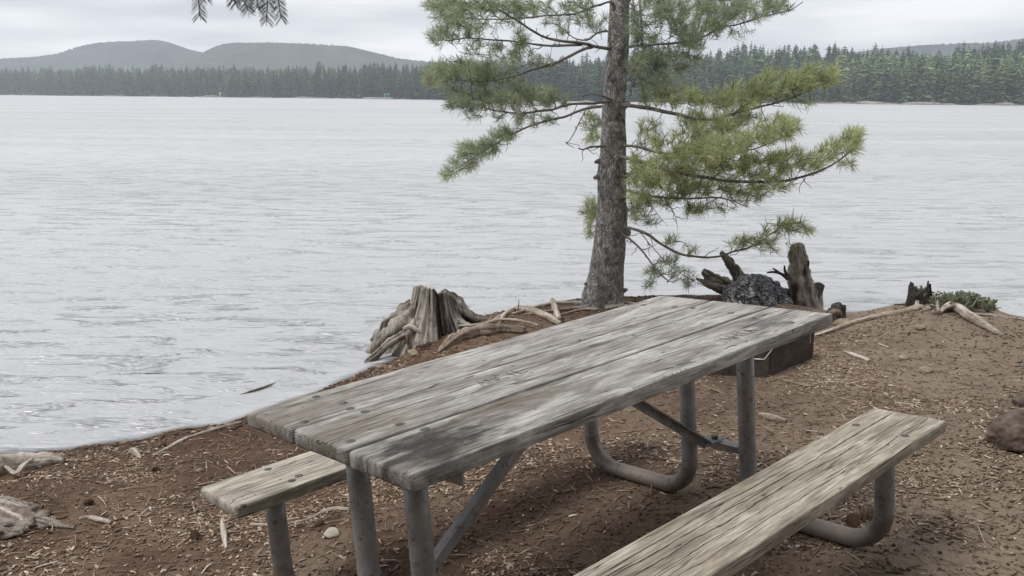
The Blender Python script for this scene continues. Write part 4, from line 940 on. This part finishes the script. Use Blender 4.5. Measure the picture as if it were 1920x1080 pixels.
air_limb('trunk', [(1512, 605, .05), (1508, 585, .05), (1504, 560, .05), (1500, 530, .05), (1497, 500, .05), (1495, 478, .05), (1494, 462, .05), (1493, 457, .05)], py_, [34, 29, 25, 22, 18, 15, 12.5, 8], 'snag', None, None, 31, .28, 70, 40, snag, .07)
for i, (pts, rr) in enumerate([([(1478, 522), (1466, 514), (1452, 510), (1438, 511)], [4.5, 3, 2.4, 1.5]), ([(1463, 513), (1455, 507), (1449, 503)], [2.2, 1.8, 1.2]), ([(1478, 518), (1472, 508), (1471, 498)], [3.5, 2.2, 1.5]), ([(1510, 502), (1514, 496), (1516, 488)], [5, 4, 1.2])]):
    air_limb('stub', pts, py_, rr, 'dark_wood', None, None, 40+i, .25, 14, 8, snag)
o = thing('post_stump', 'small dark topped stump behind the standing snag', 'stump', W3(1528, 590, .4))
air_limb('trunk', [(1528, 612, .4), (1529, 590, .4), (1529, 560, .4), (1530, 549, .4)], py_, [16, 13, 12, 11], 'snag', None, None, 51, .2, 24, 18, o)
air_limb('cap', [(1529, 560, .4), (1530, 548, .4), (1531, 536, .4), (1530, 531, .4)], py_, [11, 14, 13, 6], 'dark_wood', None, None, 52, .3, 20, 18, o)
ck = hit(1570, 602); o = thing('burnt_chunk', 'broken dark wood chunk with a pale split face near the table corner', 'wood chunk', ck)
cY = ck[1]+.05
air_limb('core', [(1566, 604), (1568, 590), (1570, 577), (1568, 569)], cY, [17, 16, 13, 7], 'dark_wood', None, None, 53, .45, 24, 18, o)
air_limb('splinter', [(1579, 600), (1581, 585), (1584, 572)], cY, [5, 6, 2.5], 'dark_wood', None, None, 54, .3, 14, 8, o)
air_limb('split_face', [(1556, 590, -.08), (1566, 585, -.1), (1576, 590, -.09)], cY, [5, 8, 5], 'root', None, None, 55, .4, 14, 10, o)
V, Fc = blob((0, 0, 0), (.06, .05, .03), 3.); o = mesh_obj('rock', V, Fc, M['rock_tan']); p = hit(1580, 606); o.location = p.tolist(); tag(o, 'low tan stone at the foot of the dark wood chunk', 'rock')

# ------------------------------------------------------------------ green shrub on the right bank
def shrub(name, label, regs, Y, n_, seed, zb):
    rs = np.random.RandomState(seed); c = at(regs[0][0], regs[0][1]+20, Y); c[2] = zb; root = thing(name, label, 'shrub', c)
    V = []; tn = []; ac = Acc(); k = 0
    for (cx, cy, rx, ry, m_, tone) in regs:
        for q in range(m_):
            a = rs.rand()*6.283; r_ = rs.rand()**.5; e = at(cx+rx*r_*math.cos(a), cy+ry*r_*math.sin(a), Y+rs.normal()*.10)
            b0 = np.array([c[0]+(e[0]-c[0])*.55+rs.normal()*.03, Y, zb-.02]); md = (b0+e)/2+rs.normal(size=3)*.015
            t = resample([b0, md, e], 6); v, f = tube(t, np.linspace(.0022, .0012, 6), 4, None, cap=False); ac.add(v, f)
            dd = (t[-1]-t[-2]); dd /= np.linalg.norm(dd)
            for j in range(13):
                s = rs.rand()*.5; P = e-dd*s*.07; az = rs.rand()*6.283; o1 = np.array([math.cos(az), math.sin(az), rs.uniform(.1, .9)]); o1 /= np.linalg.norm(o1)
                sd_ = np.cross(o1, rs.normal(size=3)); sd_ /= np.linalg.norm(sd_); L_ = rs.uniform(.014, .026); W_ = L_*.26
                V += [P, P+o1*L_*.5+sd_*W_, P+o1*L_, P+o1*L_*.5-sd_*W_]; tn += [np.clip(tone+rs.uniform(-.3, .3), 0, 1)]*4
    ac.build('stem', M['bark'], root, True, c)
    V = np.array(V); Fc = np.arange(len(V)).reshape(-1, 4); mesh_obj('foliage', V, Fc, M['leaf'], root, False, tn, c)
shrub('shrub', 'low grey green shrub growing behind the right mound', [(1805, 564, 40, 18, 150, .62), (1842, 576, 30, 20, 120, .6), (1768, 566, 24, 20, 70, .45), (1860, 590, 20, 12, 26, .5), (1872, 604, 14, 6, 12, .45), (1845, 600, 18, 12, 28, .3)], Yb+.28, 0, 4, hz(3.05, Yb)-.1)
shrub('shrub', 'thin dark green sprig of shrub behind the black burnt stump', [(1722, 543, 11, 7, 16, .4), (1738, 552, 13, 9, 22, .35), (1748, 566, 14, 12, 26, .2), (1738, 575, 16, 8, 16, .1)], p0[1]+.28, 0, 9, p0[2]-.15)

# ------------------------------------------------------------------ rusty fire ring past the table, with a wire handle
ring = thing('fire_ring', 'low dark rusted iron fire box on the ground behind the far table legs', 'fire ring', on_plane(1390, 700))
A0 = on_plane(1318, 703); A1 = on_plane(1441, 706); A2 = on_plane(1522, 668); A3 = A2+(A0-A1); hgt = .20
def wallbox(a, b, h, name, z0=-.03, t=.012):
    a = a.copy(); b = b.copy(); d = b-a; L_ = np.linalg.norm(d[:2]); ang = math.atan2(d[1], d[0]); c = (a+b)/2; Rm = np.array([[math.cos(ang), -math.sin(ang), 0], [math.sin(ang), math.cos(ang), 0], [0, 0, 1]])
    V, Fc = box((c[0], c[1], c[2]+h/2+z0), (L_, t, h), Rm); return mesh_obj(name, V, Fc, M['rust'], ring, False, None, on_plane(1390, 700))
wallbox(A0, A1, hgt, 'side_plate'); wallbox(A1, A2, hgt, 'side_plate', -.028); wallbox(A3, A0, hgt, 'side_plate', -.027); wallbox(A2, A3, hgt, 'side_plate', -.026)
wp = [on_plane(1415, 700), 0, 0]
hY = A1[1]-.03
Pw = [at(1412, 673, hY), at(1432, 674, hY), at(1434, 673, hY), at(1448, 655, hY), at(1452, 650, hY)]; V, Fc = tube(np.array(Pw), [.0028]*5, 8)
mesh_obj('handle', V, Fc, M['wire'], ring, True, None, on_plane(1390, 700))

# ------------------------------------------------------------------ foreground driftwood, stones, sticks
ground_limb('driftwood_log', [(-60, 905), (-20, 893), (20, 882), (60, 874), (95, 869), (118, 868)], [24, 24, 21, 17, 13, 7], 'pale_root', 'bleached driftwood log lying at the waterline on the far left', 'driftwood', .45, seed=60, amp=.22, seg=26, n=90)
ground_limb('exposed_root', [(12, 890), (30, 900), (45, 890), (62, 876)], [3, 4, 4, 3], 'pale_root', 'thin pale root curling over the bleached driftwood log', 'root', 1.4, seed=61, sub=[.03, .02, .03, .03])
c = hit(5, 985); V, Fc = blob((0, 0, 0), (.17, .13, .05), 6., .5, 3.2, 4); o = mesh_obj('weathered_stump', V, Fc, M['driftwood']); o.location = (c[0]-.02, c[1]+.02, c[2]-.005); tag(o, 'low gnarled weathered stump half buried at the left edge', 'stump')
for i, (pts, rr) in enumerate([([(-20, 950), (10, 955), (38, 962), (60, 978)], [9, 10, 8, 3]), ([(-20, 968), (8, 972), (35, 982), (52, 998)], [10, 10, 8, 4]), ([(-15, 1000), (10, 1002), (30, 1006)], [9, 7, 3])]):
    l_ = ground_limb('root', pts, rr, 'pale_root' if i == 1 else 'driftwood', None, None, 1.2, None, 90+i, .45, 40, 20); l_.parent = o; l_.matrix_parent_inverse = Matrix.Translation(-o.location)
    for k_ in ('label', 'category'): 
        if k_ in l_: del l_[k_]
ground_limb('exposed_root', [(-30, 934), (10, 938), (45, 946), (80, 952)], [4, 5, 4, 2], 'driftwood', 'grey root reaching right from the gnarled stump', 'root', .8, seed=62)
ground_limb('exposed_root', [(20, 965), (60, 975), (100, 985), (140, 992)], [8, 10, 7, 4], 'driftwood', 'thick grey root spreading along the ground from the gnarled stump', 'root', .5, seed=63, amp=.45)
sticks = [
 ([(148, 975), (165, 972), (185, 978), (208, 984)], [3, 4, 5, 5], 'pale_root', 'short thick pale stick near the gnarled stump', 'stick'),
 ([(416, 972), (417, 985), (420, 1005), (424, 1030)], [1, 4.5, 7, 2], 'pale_root', 'pointed bleached wood splinter under the left bench end', 'wood splinter'),
 ([(246, 846), (254, 853), (264, 862)], [4, 8, 3], 'pale_root', 'white worn wood knot near the waterline', 'wood knot'),
 ([(285, 858), (310, 845), (335, 832), (352, 822)], [2.5, 3.5, 4, 3], 'pale_root', 'pale root lying uphill from the white wood knot', 'root'),
 ([(352, 822), (385, 812), (420, 803), (452, 794)], [2, 3, 3.5, 3], 'pale_root', 'slim pale root by the waterline next to the table corner', 'root'),
 ([(470, 986), (500, 986), (540, 984), (575, 978), (600, 966), (625, 957), (656, 957)], [3.5, 3, 3.2, 3.5, 4, 4, 3.5], 'pale_root', 'long winding root on the ground beside the left bench leg', 'root'),
 ([(1582, 660), (1600, 668), (1618, 674), (1630, 679)], [2.5, 4, 4.5, 4], 'pale_root', 'smooth tapered stick beyond the right bench', 'stick'),
 ([(1647, 646), (1658, 650), (1666, 653)], [1.5, 2, 1.5], 'pale_root', 'tiny pale stick uphill of the tapered stick', 'stick'),
 ([(1466, 714), (1490, 720), (1515, 726), (1530, 725)], [2, 3.4, 3.2, 2], 'root', 'brown stick right of the far table leg', 'stick'),
 ([(1524, 722), (1548, 718), (1572, 717)], [1.6, 2.2, 1.8], 'pale_root', 'thin pale stick crossing the brown stick', 'stick'),
 ([(1424, 781), (1440, 786), (1458, 791), (1474, 794)], [5, 7, 7, 5], 'root', 'chunk of rough bark stick between the far table leg and bench', 'stick'),
 ([(1422, 778), (1438, 779), (1456, 781)], [1.5, 2.5, 1.5], 'pale_root', 'white splinter lying on the rough bark stick', 'wood splinter'),
 ([(1316, 722), (1340, 732), (1362, 741), (1380, 748)], [1, 1.8, 1.8, 1.4], 'root', 'long thin twig between the two far table legs', 'twig'),
 ([(1660, 940), (1690, 944), (1730, 962), (1745, 975)], [1, 1.2, 1.4, 1.2], 'root', 'thin bent twig right of the curved bench leg', 'twig'),
 ([(1700, 910), (1712, 902), (1720, 908)], [2, 2.4, 2], 'pale_root', 'small forked pale twig right of the curved bench leg', 'twig'),
 ([(1822, 918), (1860, 917), (1900, 920), (1935, 921)], [1.2, 1.6, 1.6, 1.4], 'root', 'thin straight twig at the right edge below the boulder', 'twig'),
 ([(1650, 755), (1690, 757), (1712, 760)], [1.3, 1.6, 1.4], 'pale_root', 'thin pale twig just beyond the end of the right bench', 'twig'),
 ([(1555, 1041), (1580, 1036), (1600, 1030)], [1.5, 2.6, 1.5], 'pale_root', 'pale sliver of wood below the curved bench leg', 'wood splinter'),
 ([(62, 1068), (85, 1062), (112, 1054)], [2, 3.2, 2.4], 'pale_root', 'straight pale stick at the bottom left corner', 'stick'),
 ([(360, 940), (364, 955), (366, 970)], [1.3, 1.6, 1.3], 'pale_root', 'short thin pale twig left of the bench end', 'twig'),
 ([(1040, 925), (1020, 960), (995, 985)], [1.2, 1.3, 1.2], 'root', 'thin twig on the bare soil under the table', 'twig'),
 ([(1000, 975), (1003, 995), (996, 1030)], [1.1, 1.3, 1.2], 'root', 'curved thin twig near the foot of the near brace', 'twig'),
 ([(868, 1030), (905, 1045), (940, 1060)], [1.1, 1.3, 1.1], 'root', 'thin pale twig crossing under the near brace', 'twig')]
for i, (pts, rr, m_, lb, ct) in enumerate(sticks):
    nm = {'stick': 'stick', 'twig': 'twig', 'root': 'exposed_root', 'wood splinter': 'wood_splinter', 'wood knot': 'wood_knot'}[ct]
    ground_limb(nm, pts, rr, m_, lb, ct, .75, None, 70+i, .22, 26, 9)
# floating stick
Pw = [on_z(446, 742, -.006), on_z(470, 734, .002), on_z(495, 726, .003), on_z(518, 717, -.004)]
tag(limb('floating_stick', Pw, [.003, .007, .007, .003], M['driftwood'], None, 9, 24, .2), 'dark stick floating in the shallow water left of the table', 'stick')
for (x, y, rx, ry, rz_, m_, lb) in [(622, 1004, .036, .028, .017, 'rock_pale', 'pale flat stone beside the left bench leg'), (1735, 697, .042, .034, .020, 'rock_tan', 'tan stone on the soil midway up the right bank'), (1694, 672, .034, .026, .012, 'rock_tan', 'flat pale stone uphill from the tan stone'),
    (1724, 616, .035, .028, .018, 'rock_tan', 'small brown stone on the slope below the knob'), (1278, 1000, .010, .009, .007, 'rock_pale', 'tiny stone under the near end of the right bench'), (355, 1045, .012, .010, .007, 'rock_tan', 'rounded pebble at the bottom left of the bench leg'),
    (390, 1051, .010, .008, .006, 'rock_tan', 'smaller rounded pebble right of the other pebble'), (140, 1050, .018, .012, .008, 'rock_tan', 'brown flat stone among the chips at bottom left'), (375, 884, .016, .014, .012, 'rock_tan', 'small stone on the bare soil above the left bench'),
    (712, 690, .03, .02, .015, 'rock_tan', 'low tan stone at the waterline by the big stump'), (775, 664, .06, .03, .02, 'rock_tan', 'smooth brown stone between the big stump and the table')]:
    p = hit(x, y); V, Fc = blob((0, 0, 0), (rx, ry, rz_), x*.37, .22, 1.3); o = mesh_obj('rock', V, Fc, M[m_]); o.location = (p[0], p[1], p[2]+rz_*.45); o.rotation_euler = (0, 0, x*.7); tag(o, lb, 'rock')
# brown boulder at the right edge
p = hit(1905, 846); V, Fc = blob((0, 0, 0), (.108, .10, .095), 8., .20, 2.2, 5); o = mesh_obj('boulder', V, Fc, M['rock_dark']); o.location = (p[0]+.035, p[1]+.05, p[2]+.05); tag(o, 'rounded dark brown boulder at the right edge', 'boulder')
p = hit(1918, 760); V, Fc = blob((0, 0, 0), (.10, .08, .05), 5., .3, 2.2, 3); o = mesh_obj('rock', V, Fc, M['rock_dark']); o.location = (p[0]+.06, p[1], p[2]+.01); tag(o, 'low dark rock behind the rounded boulder', 'rock')
et = hit(1932, 690); edge = thing('bare_trunk', 'grey bark trunk cut off by the right edge', 'tree trunk', et)
limb('trunk', [et+np.array([.05, 0, -.1]), et+np.array([.045, 0, .1]), et+np.array([.04, 0, .25]), et+np.array([.045, 0, .40]), et+np.array([.05, 0, .46])], [.085, .07, .06, .05, .02], M['trunk'], edge, 24, 40, .2, 14, .04, 3.)

# pine cones
def cone(c, L_, r, rot, label):
    rs = np.random.RandomState(int(abs(c[0])*100)+3); V = []; Fc = []; tn = []
    R_ = Matrix.Rotation(rot, 3, 'Z') @ Matrix.Rotation(math.radians(80), 3, 'Y')
    root = thing('pine_cone', label, 'pine cone', c, 'fallen pine cones')
    core, cf = tube(np.array([np.array(R_ @ Vector((0, 0, z))) for z in (-L_/2, -L_/4, 0, L_/4, L_/2)])+c, [r*.3, r*.55, r*.5, r*.35, r*.1], 8)
    mesh_obj('core', core, cf, M['dark_wood'], root, True, None, c)
    for i in range(60):
        f = i/59; z = -L_/2+L_*f; a = i*2.39996; rr = r*(math.sin(math.pi*min(1, .12+f*.88))**.7+.1)
        o = Vector((math.cos(a), math.sin(a), .45)); t = Vector((-math.sin(a), math.cos(a), 0)); b0 = Vector((0, 0, z)); w_ = rr*.42
        q = [b0+t*w_*.4, b0-t*w_*.4, b0+o*rr-t*w_, b0+o*rr*1.6, b0+o*rr+t*w_]; n = len(V)
        V += [np.array(R_ @ v)+c for v in q]; Fc.append((n, n+1, n+2, n+3, n+4)); tn += [0, 0, .9, 1, .9]
    mesh_obj('scales', V, Fc, M['cone'], root, False, tn, c)
for (x, y, L_, r, rot, lb) in [(166, 946, .045, .017, .4, 'dark pine cone among the chips above the short thick stick'), (366, 1010, .05, .018, 2., 'dark pine cone left of the pointed splinter'), (1625, 975, .085, .030, .3, 'large open pine cone inside the curved bench leg'), (1600, 985, .06, .024, 1.5, 'pine cone touching the large open cone'),
    (304, 838, .045, .017, 1., 'dark pine cone on the bank near the waterline'), (295, 885, .05, .016, 2.8, 'pine cone on bare soil below the white wood knot'), (598, 985, .04, .016, .9, 'dark pine cone above the pale flat stone')]:
    p = np.array(hit(x, y)); r *= .72; p[2] += r*.6; cone(p, L_, r, rot, lb)

# a sawn white block and a few pale chips big enough to see singly
for (x, y, l_, w_, rot, lb) in [(1522, 811, .052, .014, .0, 'small white rectangular piece of wood beyond the right bench'), (1721, 758, .026, .018, .6, 'white chip beyond the end of the right bench'), (1817, 773, .030, .016, 1.3, 'white chip right of the bench end in the litter'), (744, 1033, .016, .012, .3, 'small white chip between the near table legs'),
    (961, 922, .012, .009, .4, 'small white chip under the table edge'), (182, 1065, .028, .008, -.7, 'short white stick end at bottom left'), (206, 1020, .018, .006, 1.4, 'thin white chip near bottom left'), (1482, 1028, .022, .016, 1.1, 'white triangular chip below the bench board'), (1755, 1000, .016, .012, .2, 'pale chip at the bottom right')]:
    p = np.array(hit(x, y)); c_, s_ = math.cos(rot), math.sin(rot); V, Fc = box((0, 0, 0), (l_, w_, .006), [[c_, -s_, 0], [s_, c_, 0], [0, 0, 1]]); V = V+np.random.RandomState(int(x)).normal(size=V.shape)*l_*.05
    o = mesh_obj('wood_chip', V, Fc, M['pale_root'], None, False); o.location = (p[0], p[1], p[2]+.005); tag(o, lb, 'wood chip')

# ------------------------------------------------------------------ litter of wood chips, twigs and crumbs on the soil
rs = np.random.RandomState(21)
def scatter(n, dens):
    out = []
    while len(out) < n:
        k = 20000; Y = rs.uniform(1.6, 7.6, k); X = rs.uniform(-.80, 1.20, k)*Y*.85+rs.normal(size=k)*.10
        d = sdist(X, Y); keep = (d > .05) & (rs.rand(k) < dens(X, Y)*np.clip(.62+1.4/Y, 0, 1)*np.clip(d/.25+.3, 0, 1)); out += list(zip(X[keep], Y[keep]))
    out = np.array(out[:n]); return out[:, 0], out[:, 1]
def clump(X, Y):
    c = np.clip((fbm(X*2.2+3, Y*3.2, 4)-.42)*6, .07, 1)
    return c
def litter(name, n, lr, wr, hr, tone, label, dens, bend=.0, pw=1.0):
    X, Y = scatter(n, dens); Z = height(X, Y)
    L_ = (lr[0]+(lr[1]-lr[0])*rs.rand(n)**pw)[:, None]; W_ = rs.uniform(*wr, n)[:, None]; H_ = rs.uniform(*hr, n)[:, None]
    a = rs.uniform(-math.pi, math.pi, n)*.5 + np.where(rs.rand(n) < .5, 0, rs.uniform(-1.5, 1.5, n)); pit = rs.normal(size=n)*.16
    ex = np.stack([np.cos(a)*np.cos(pit), np.sin(a)*np.cos(pit), np.sin(pit)], 1); ey = np.stack([-np.sin(a), np.cos(a), rs.normal(size=n)*.25], 1); ey /= np.linalg.norm(ey, axis=1)[:, None]; ez = np.cross(ex, ey)
    C = np.stack([X, Y, Z], 1)+np.array([0, 0, 1.])*(H_*.5+rs.uniform(0, .004, n)[:, None])
    bn = rs.normal(size=n)[:, None]*bend*L_
    secs = []
    for f, wv in ((-1, rs.uniform(.3, 1, n)), (0, np.ones(n)), (1, rs.uniform(.2, .9, n))):
        P = C+ex*L_*f/2+ey*bn*(1-f*f)*1.0+ez*bn*.4*(1-f*f); ww = W_*wv[:, None]/2
        secs.append([P-ey*ww-ez*H_/2, P+ey*ww-ez*H_/2, P+ey*ww*.8+ez*H_/2, P-ey*ww*.8+ez*H_/2])
    V = np.stack([q for s in secs for q in s], 1).reshape(-1, 3); b = np.arange(n)[:, None]*12
    fl = []
    for s in (0, 4):
        for j in range(4): k = (j+1) % 4; fl.append([s+j, s+k, s+4+k, s+4+j])
    fl += [[3, 2, 1, 0], [8, 9, 10, 11]]
    Fc = (b[:, :, None]+np.array(fl)[None]).reshape(-1, 4)
    tn = np.repeat(np.clip(tone[0]+(tone[1]-tone[0])*rs.rand(n)**1.6, 0, 1), 12)
    o = mesh_obj(name, V, Fc, M['chip'], None, False, tn); o['kind'] = 'stuff'; tag(o, label, 'litter')
litter('wood_chips', 28000, (.008, .042), (.004, .012), (.001, .004), (.38, 1.0), 'scattered dry wood chips and bark flakes covering the brown soil', clump, .05, 2.2)
litter('bark_flakes', 11000, (.008, .034), (.004, .011), (.001, .003), (.1, .6), 'dark brown bark flakes mixed into the soil', lambda X, Y: .3+.7*clump(X, Y), .03, 1.3)
litter('dry_needles', 11000, (.025, .075), (.0012, .0022), (.001, .0016), (.25, .9), 'fallen dry pine needles and fine twigs on the ground', lambda X, Y: .25+.75*clump(X+4, Y), .12, 1.0)
litter('fine_twigs', 2000, (.05, .16), (.0025, .0055), (.002, .004), (.2, 1.0), 'short broken twigs lying about on the soil', lambda X, Y: .35+.65*clump(X+1, Y), .10, 2.0)
# soil crumbs and pebbles
n = 18000; X, Y = scatter(n, lambda X, Y: .5+0*X); r_ = .0022+.0075*rs.rand(n)**3.5; Z = height(X, Y)+r_*.3
oc = np.array([[1, 0, 0], [-1, 0, 0], [0, 1, 0], [0, -1, 0], [0, 0, .8], [0, 0, -.8]], float); of = np.array([[0, 2, 4], [2, 1, 4], [1, 3, 4], [3, 0, 4], [2, 0, 5], [1, 2, 5], [3, 1, 5], [0, 3, 5]])
J = oc[None]*rs.uniform(.6, 1.3, (n, 6, 1)); a = rs.rand(n)*6.28; c_, s_ = np.cos(a)[:, None], np.sin(a)[:, None]; J = np.stack([J[:, :, 0]*c_-J[:, :, 1]*s_, J[:, :, 0]*s_+J[:, :, 1]*c_, J[:, :, 2]], 2)*r_[:, None, None]+np.stack([X, Y, Z], 1)[:, None]
o = mesh_obj('soil_crumbs', J.reshape(-1, 3), (np.arange(n)[:, None, None]*6+of[None]).reshape(-1, 3), M['chip'], None, True, np.repeat(np.clip(.05+.5*rs.rand(n)**2, 0, 1), 6)); o['kind'] = 'stuff'; tag(o, 'small crumbs of soil and grit on the bank', 'soil')

# wet pebbles and bark bits along the waterline
n = 2600; k = 60000; X = rs.uniform(-3.2, 1.2, k); Y = rs.uniform(3.6, 7.4, k); d = sdist(X, Y)+.10*(fbm(X*3.1, Y*3.1, 3)-.45); ok = np.nonzero(np.abs(d-.01) < .05+.03*rs.rand(k))[0][:n]; n = len(ok); X = X[ok]; Y = Y[ok]
r_ = .004+.014*rs.rand(n)**3; Z = height(X, Y)+r_*.2
J = oc[None]*rs.uniform(.6, 1.5, (n, 6, 1))*np.array([1.3, 1, .55]); a = rs.rand(n)*6.28; c_, s_ = np.cos(a)[:, None], np.sin(a)[:, None]; J = np.stack([J[:, :, 0]*c_-J[:, :, 1]*s_, J[:, :, 0]*s_+J[:, :, 1]*c_, J[:, :, 2]], 2)*r_[:, None, None]+np.stack([X, Y, Z], 1)[:, None]
o = mesh_obj('waterline_pebbles', J.reshape(-1, 3), (np.arange(n)[:, None, None]*6+of[None]).reshape(-1, 3), M['chip'], None, True, np.repeat(np.clip(.02+.7*rs.rand(n)**2.5, 0, 1), 6)); o['kind'] = 'stuff'; tag(o, 'dark pebbles and bark bits washed up along the waterline', 'pebbles')

# ------------------------------------------------------------------ fir bough hanging into the top left of the view
FY = 2.05
fir = thing('fir_tree', 'dark fir bough hanging into the top left corner from a trunk beside the path', 'tree', (-2.9, .6, hz(-2.9, .6)))
FB = np.array([-2.9, .6, hz(-2.9, .6)])
limb('trunk', [FB+np.array([0, 0, -.2]), FB+np.array([0, 0, 1.5]), FB+np.array([.03, 0, 4]), FB+np.array([.05, 0, 9])], [.2, .17, .14, .05], M['trunk'], fir, 28, 90, .12, 8, .03, 2.)
S0 = FB+np.array([.05, .05, 2.6]); bough = [S0, S0+np.array([.8, .6, .15]), at(300, -150, FY+.1), at(400, -95, FY), at(470, -70, FY), at(540, -75, FY)]
ac = Acc(); v, f = tube(np.array(bough), [.022, .017, .010, .007, .005, .003], 8, 60, .15, 30, .03); ac.add(v, f)
br = ac.build('branch', M['bark'], fir, True, FB)
sprigs = [([(368, -100), (371, -40), (374, 30)], .0), ([(420, -90), (433, -30), (441, 8)], .03), ([(440, -80), (455, -20), (464, 18)], -.02), ([(478, -75), (500, -10), (500, 38)], -.02), ([(505, -75), (520, -10), (527, 34)], .03), ([(340, -110), (352, -60), (358, -12)], .04), ([(395, -90), (400, -50), (402, -20)], .0), ([(545, -80), (560, -50), (565, -20)], .02), ([(486, -70), (484, -30), (482, 14)], .05), ([(425, -80), (450, -40), (449, -4)], .05), ([(360, -90), (382, -50), (386, -4)], .04)]
ac = Acc(); VN = []; FN = []; TN_ = []; nn = 0
for pts, o_ in sprigs:
    P = resample([at(x, y, FY+o_) for x, y in pts], 60); v, f = tube(P, np.linspace(.0022, .0011, 60), 5, None, cap=False); ac.add(v, f)
    T_, N_, B_ = frames(P)
    for i in range(0, 60):
        for s in (-1, 1, 0) if i % 2 else (-1, 1):
            az = (0 if s > 0 else math.pi)+rs.normal()*.55 if s else rs.rand()*6.28
            side = np.array([math.cos(az), math.sin(az)*.7, 0]); d = side*.95+T_[i]*(.48+.45*(i/60)**3)+rs.normal(size=3)*.07; d /= np.linalg.norm(d); L_ = .0245*rs.uniform(.85, 1.1)*(1-.15*(i/60))
            q = np.cross(d, rs.normal(size=3)); q /= np.linalg.norm(q); q *= .0008; b = P[i]; mid = b+d*L_*.6+T_[i]*L_*.03; e = b+d*L_+T_[i]*L_*.10
            VN += [b-q*.6, b+q*.6, mid+q, mid-q, e+q*.5, e-q*.5]; FN += [(nn, nn+1, nn+2, nn+3), (nn+3, nn+2, nn+4, nn+5)]; nn += 6; TN_ += [rs.rand()]*6
tw = ac.build('sprig', M['bark'], br, True, FB); tw.location = (0, 0, 0)
nd = mesh_obj('needles', np.array(VN)-FB[None], np.array(FN), M['fir_needle'], None, False, TN_); nd.parent = br

# ------------------------------------------------------------------ the wood behind the viewer, which shades the bank
tp = []
for s_ in range(3):
    v, f, tn = tree_template(90+s_, 34, 15, .17)
    cr_ = bpy.data.meshes.new('crown'); cr_.from_pydata([tuple(q) for q in v if True], [], [tuple(int(i) for i in q) for q in f]); a = cr_.attributes.new('tone', 'FLOAT', 'POINT'); a.data.foreach_set('value', np.clip(.3+tn, 0, 1).astype(np.float32)); cr_.materials.append(M['forest']); tp.append(cr_)
tv, tf = tube(np.array([[0, 0, -.02], [0, 0, .3], [0, 0, 1.]]), [.017, .012, .002], 12, 12); tm_ = bpy.data.meshes.new('trunk'); tm_.from_pydata([tuple(q) for q in tv], [], tf); tm_.materials.append(M['trunk'])
wood = [(-6.5, -3.5, 11, 'bushy spruce behind the left of the view'), (-3.2, -5.2, 12, 'tall spruce behind the view, left of the path'), (.6, -4.6, 10, 'tall spruce directly behind the viewpoint'), (3.8, -4.0, 12, 'tallest spruce behind the right bench'), (6.8, -2.0, 11, 'spruce behind the viewpoint to the right')]
for i, (x, y, h, lb) in enumerate(wood):
    r_ = thing('spruce_tree', lb, 'tree', (x, y, hz(x, y)), 'spruces in the wood behind the viewpoint')
    for nm, me in (('trunk', tm_), ('crown', tp[i % 3])):
        o = bpy.data.objects.new(nm, me); COL.objects.link(o); o.parent = r_; o.scale = (h, h, h); o.rotation_euler = (0, 0, i*1.7)
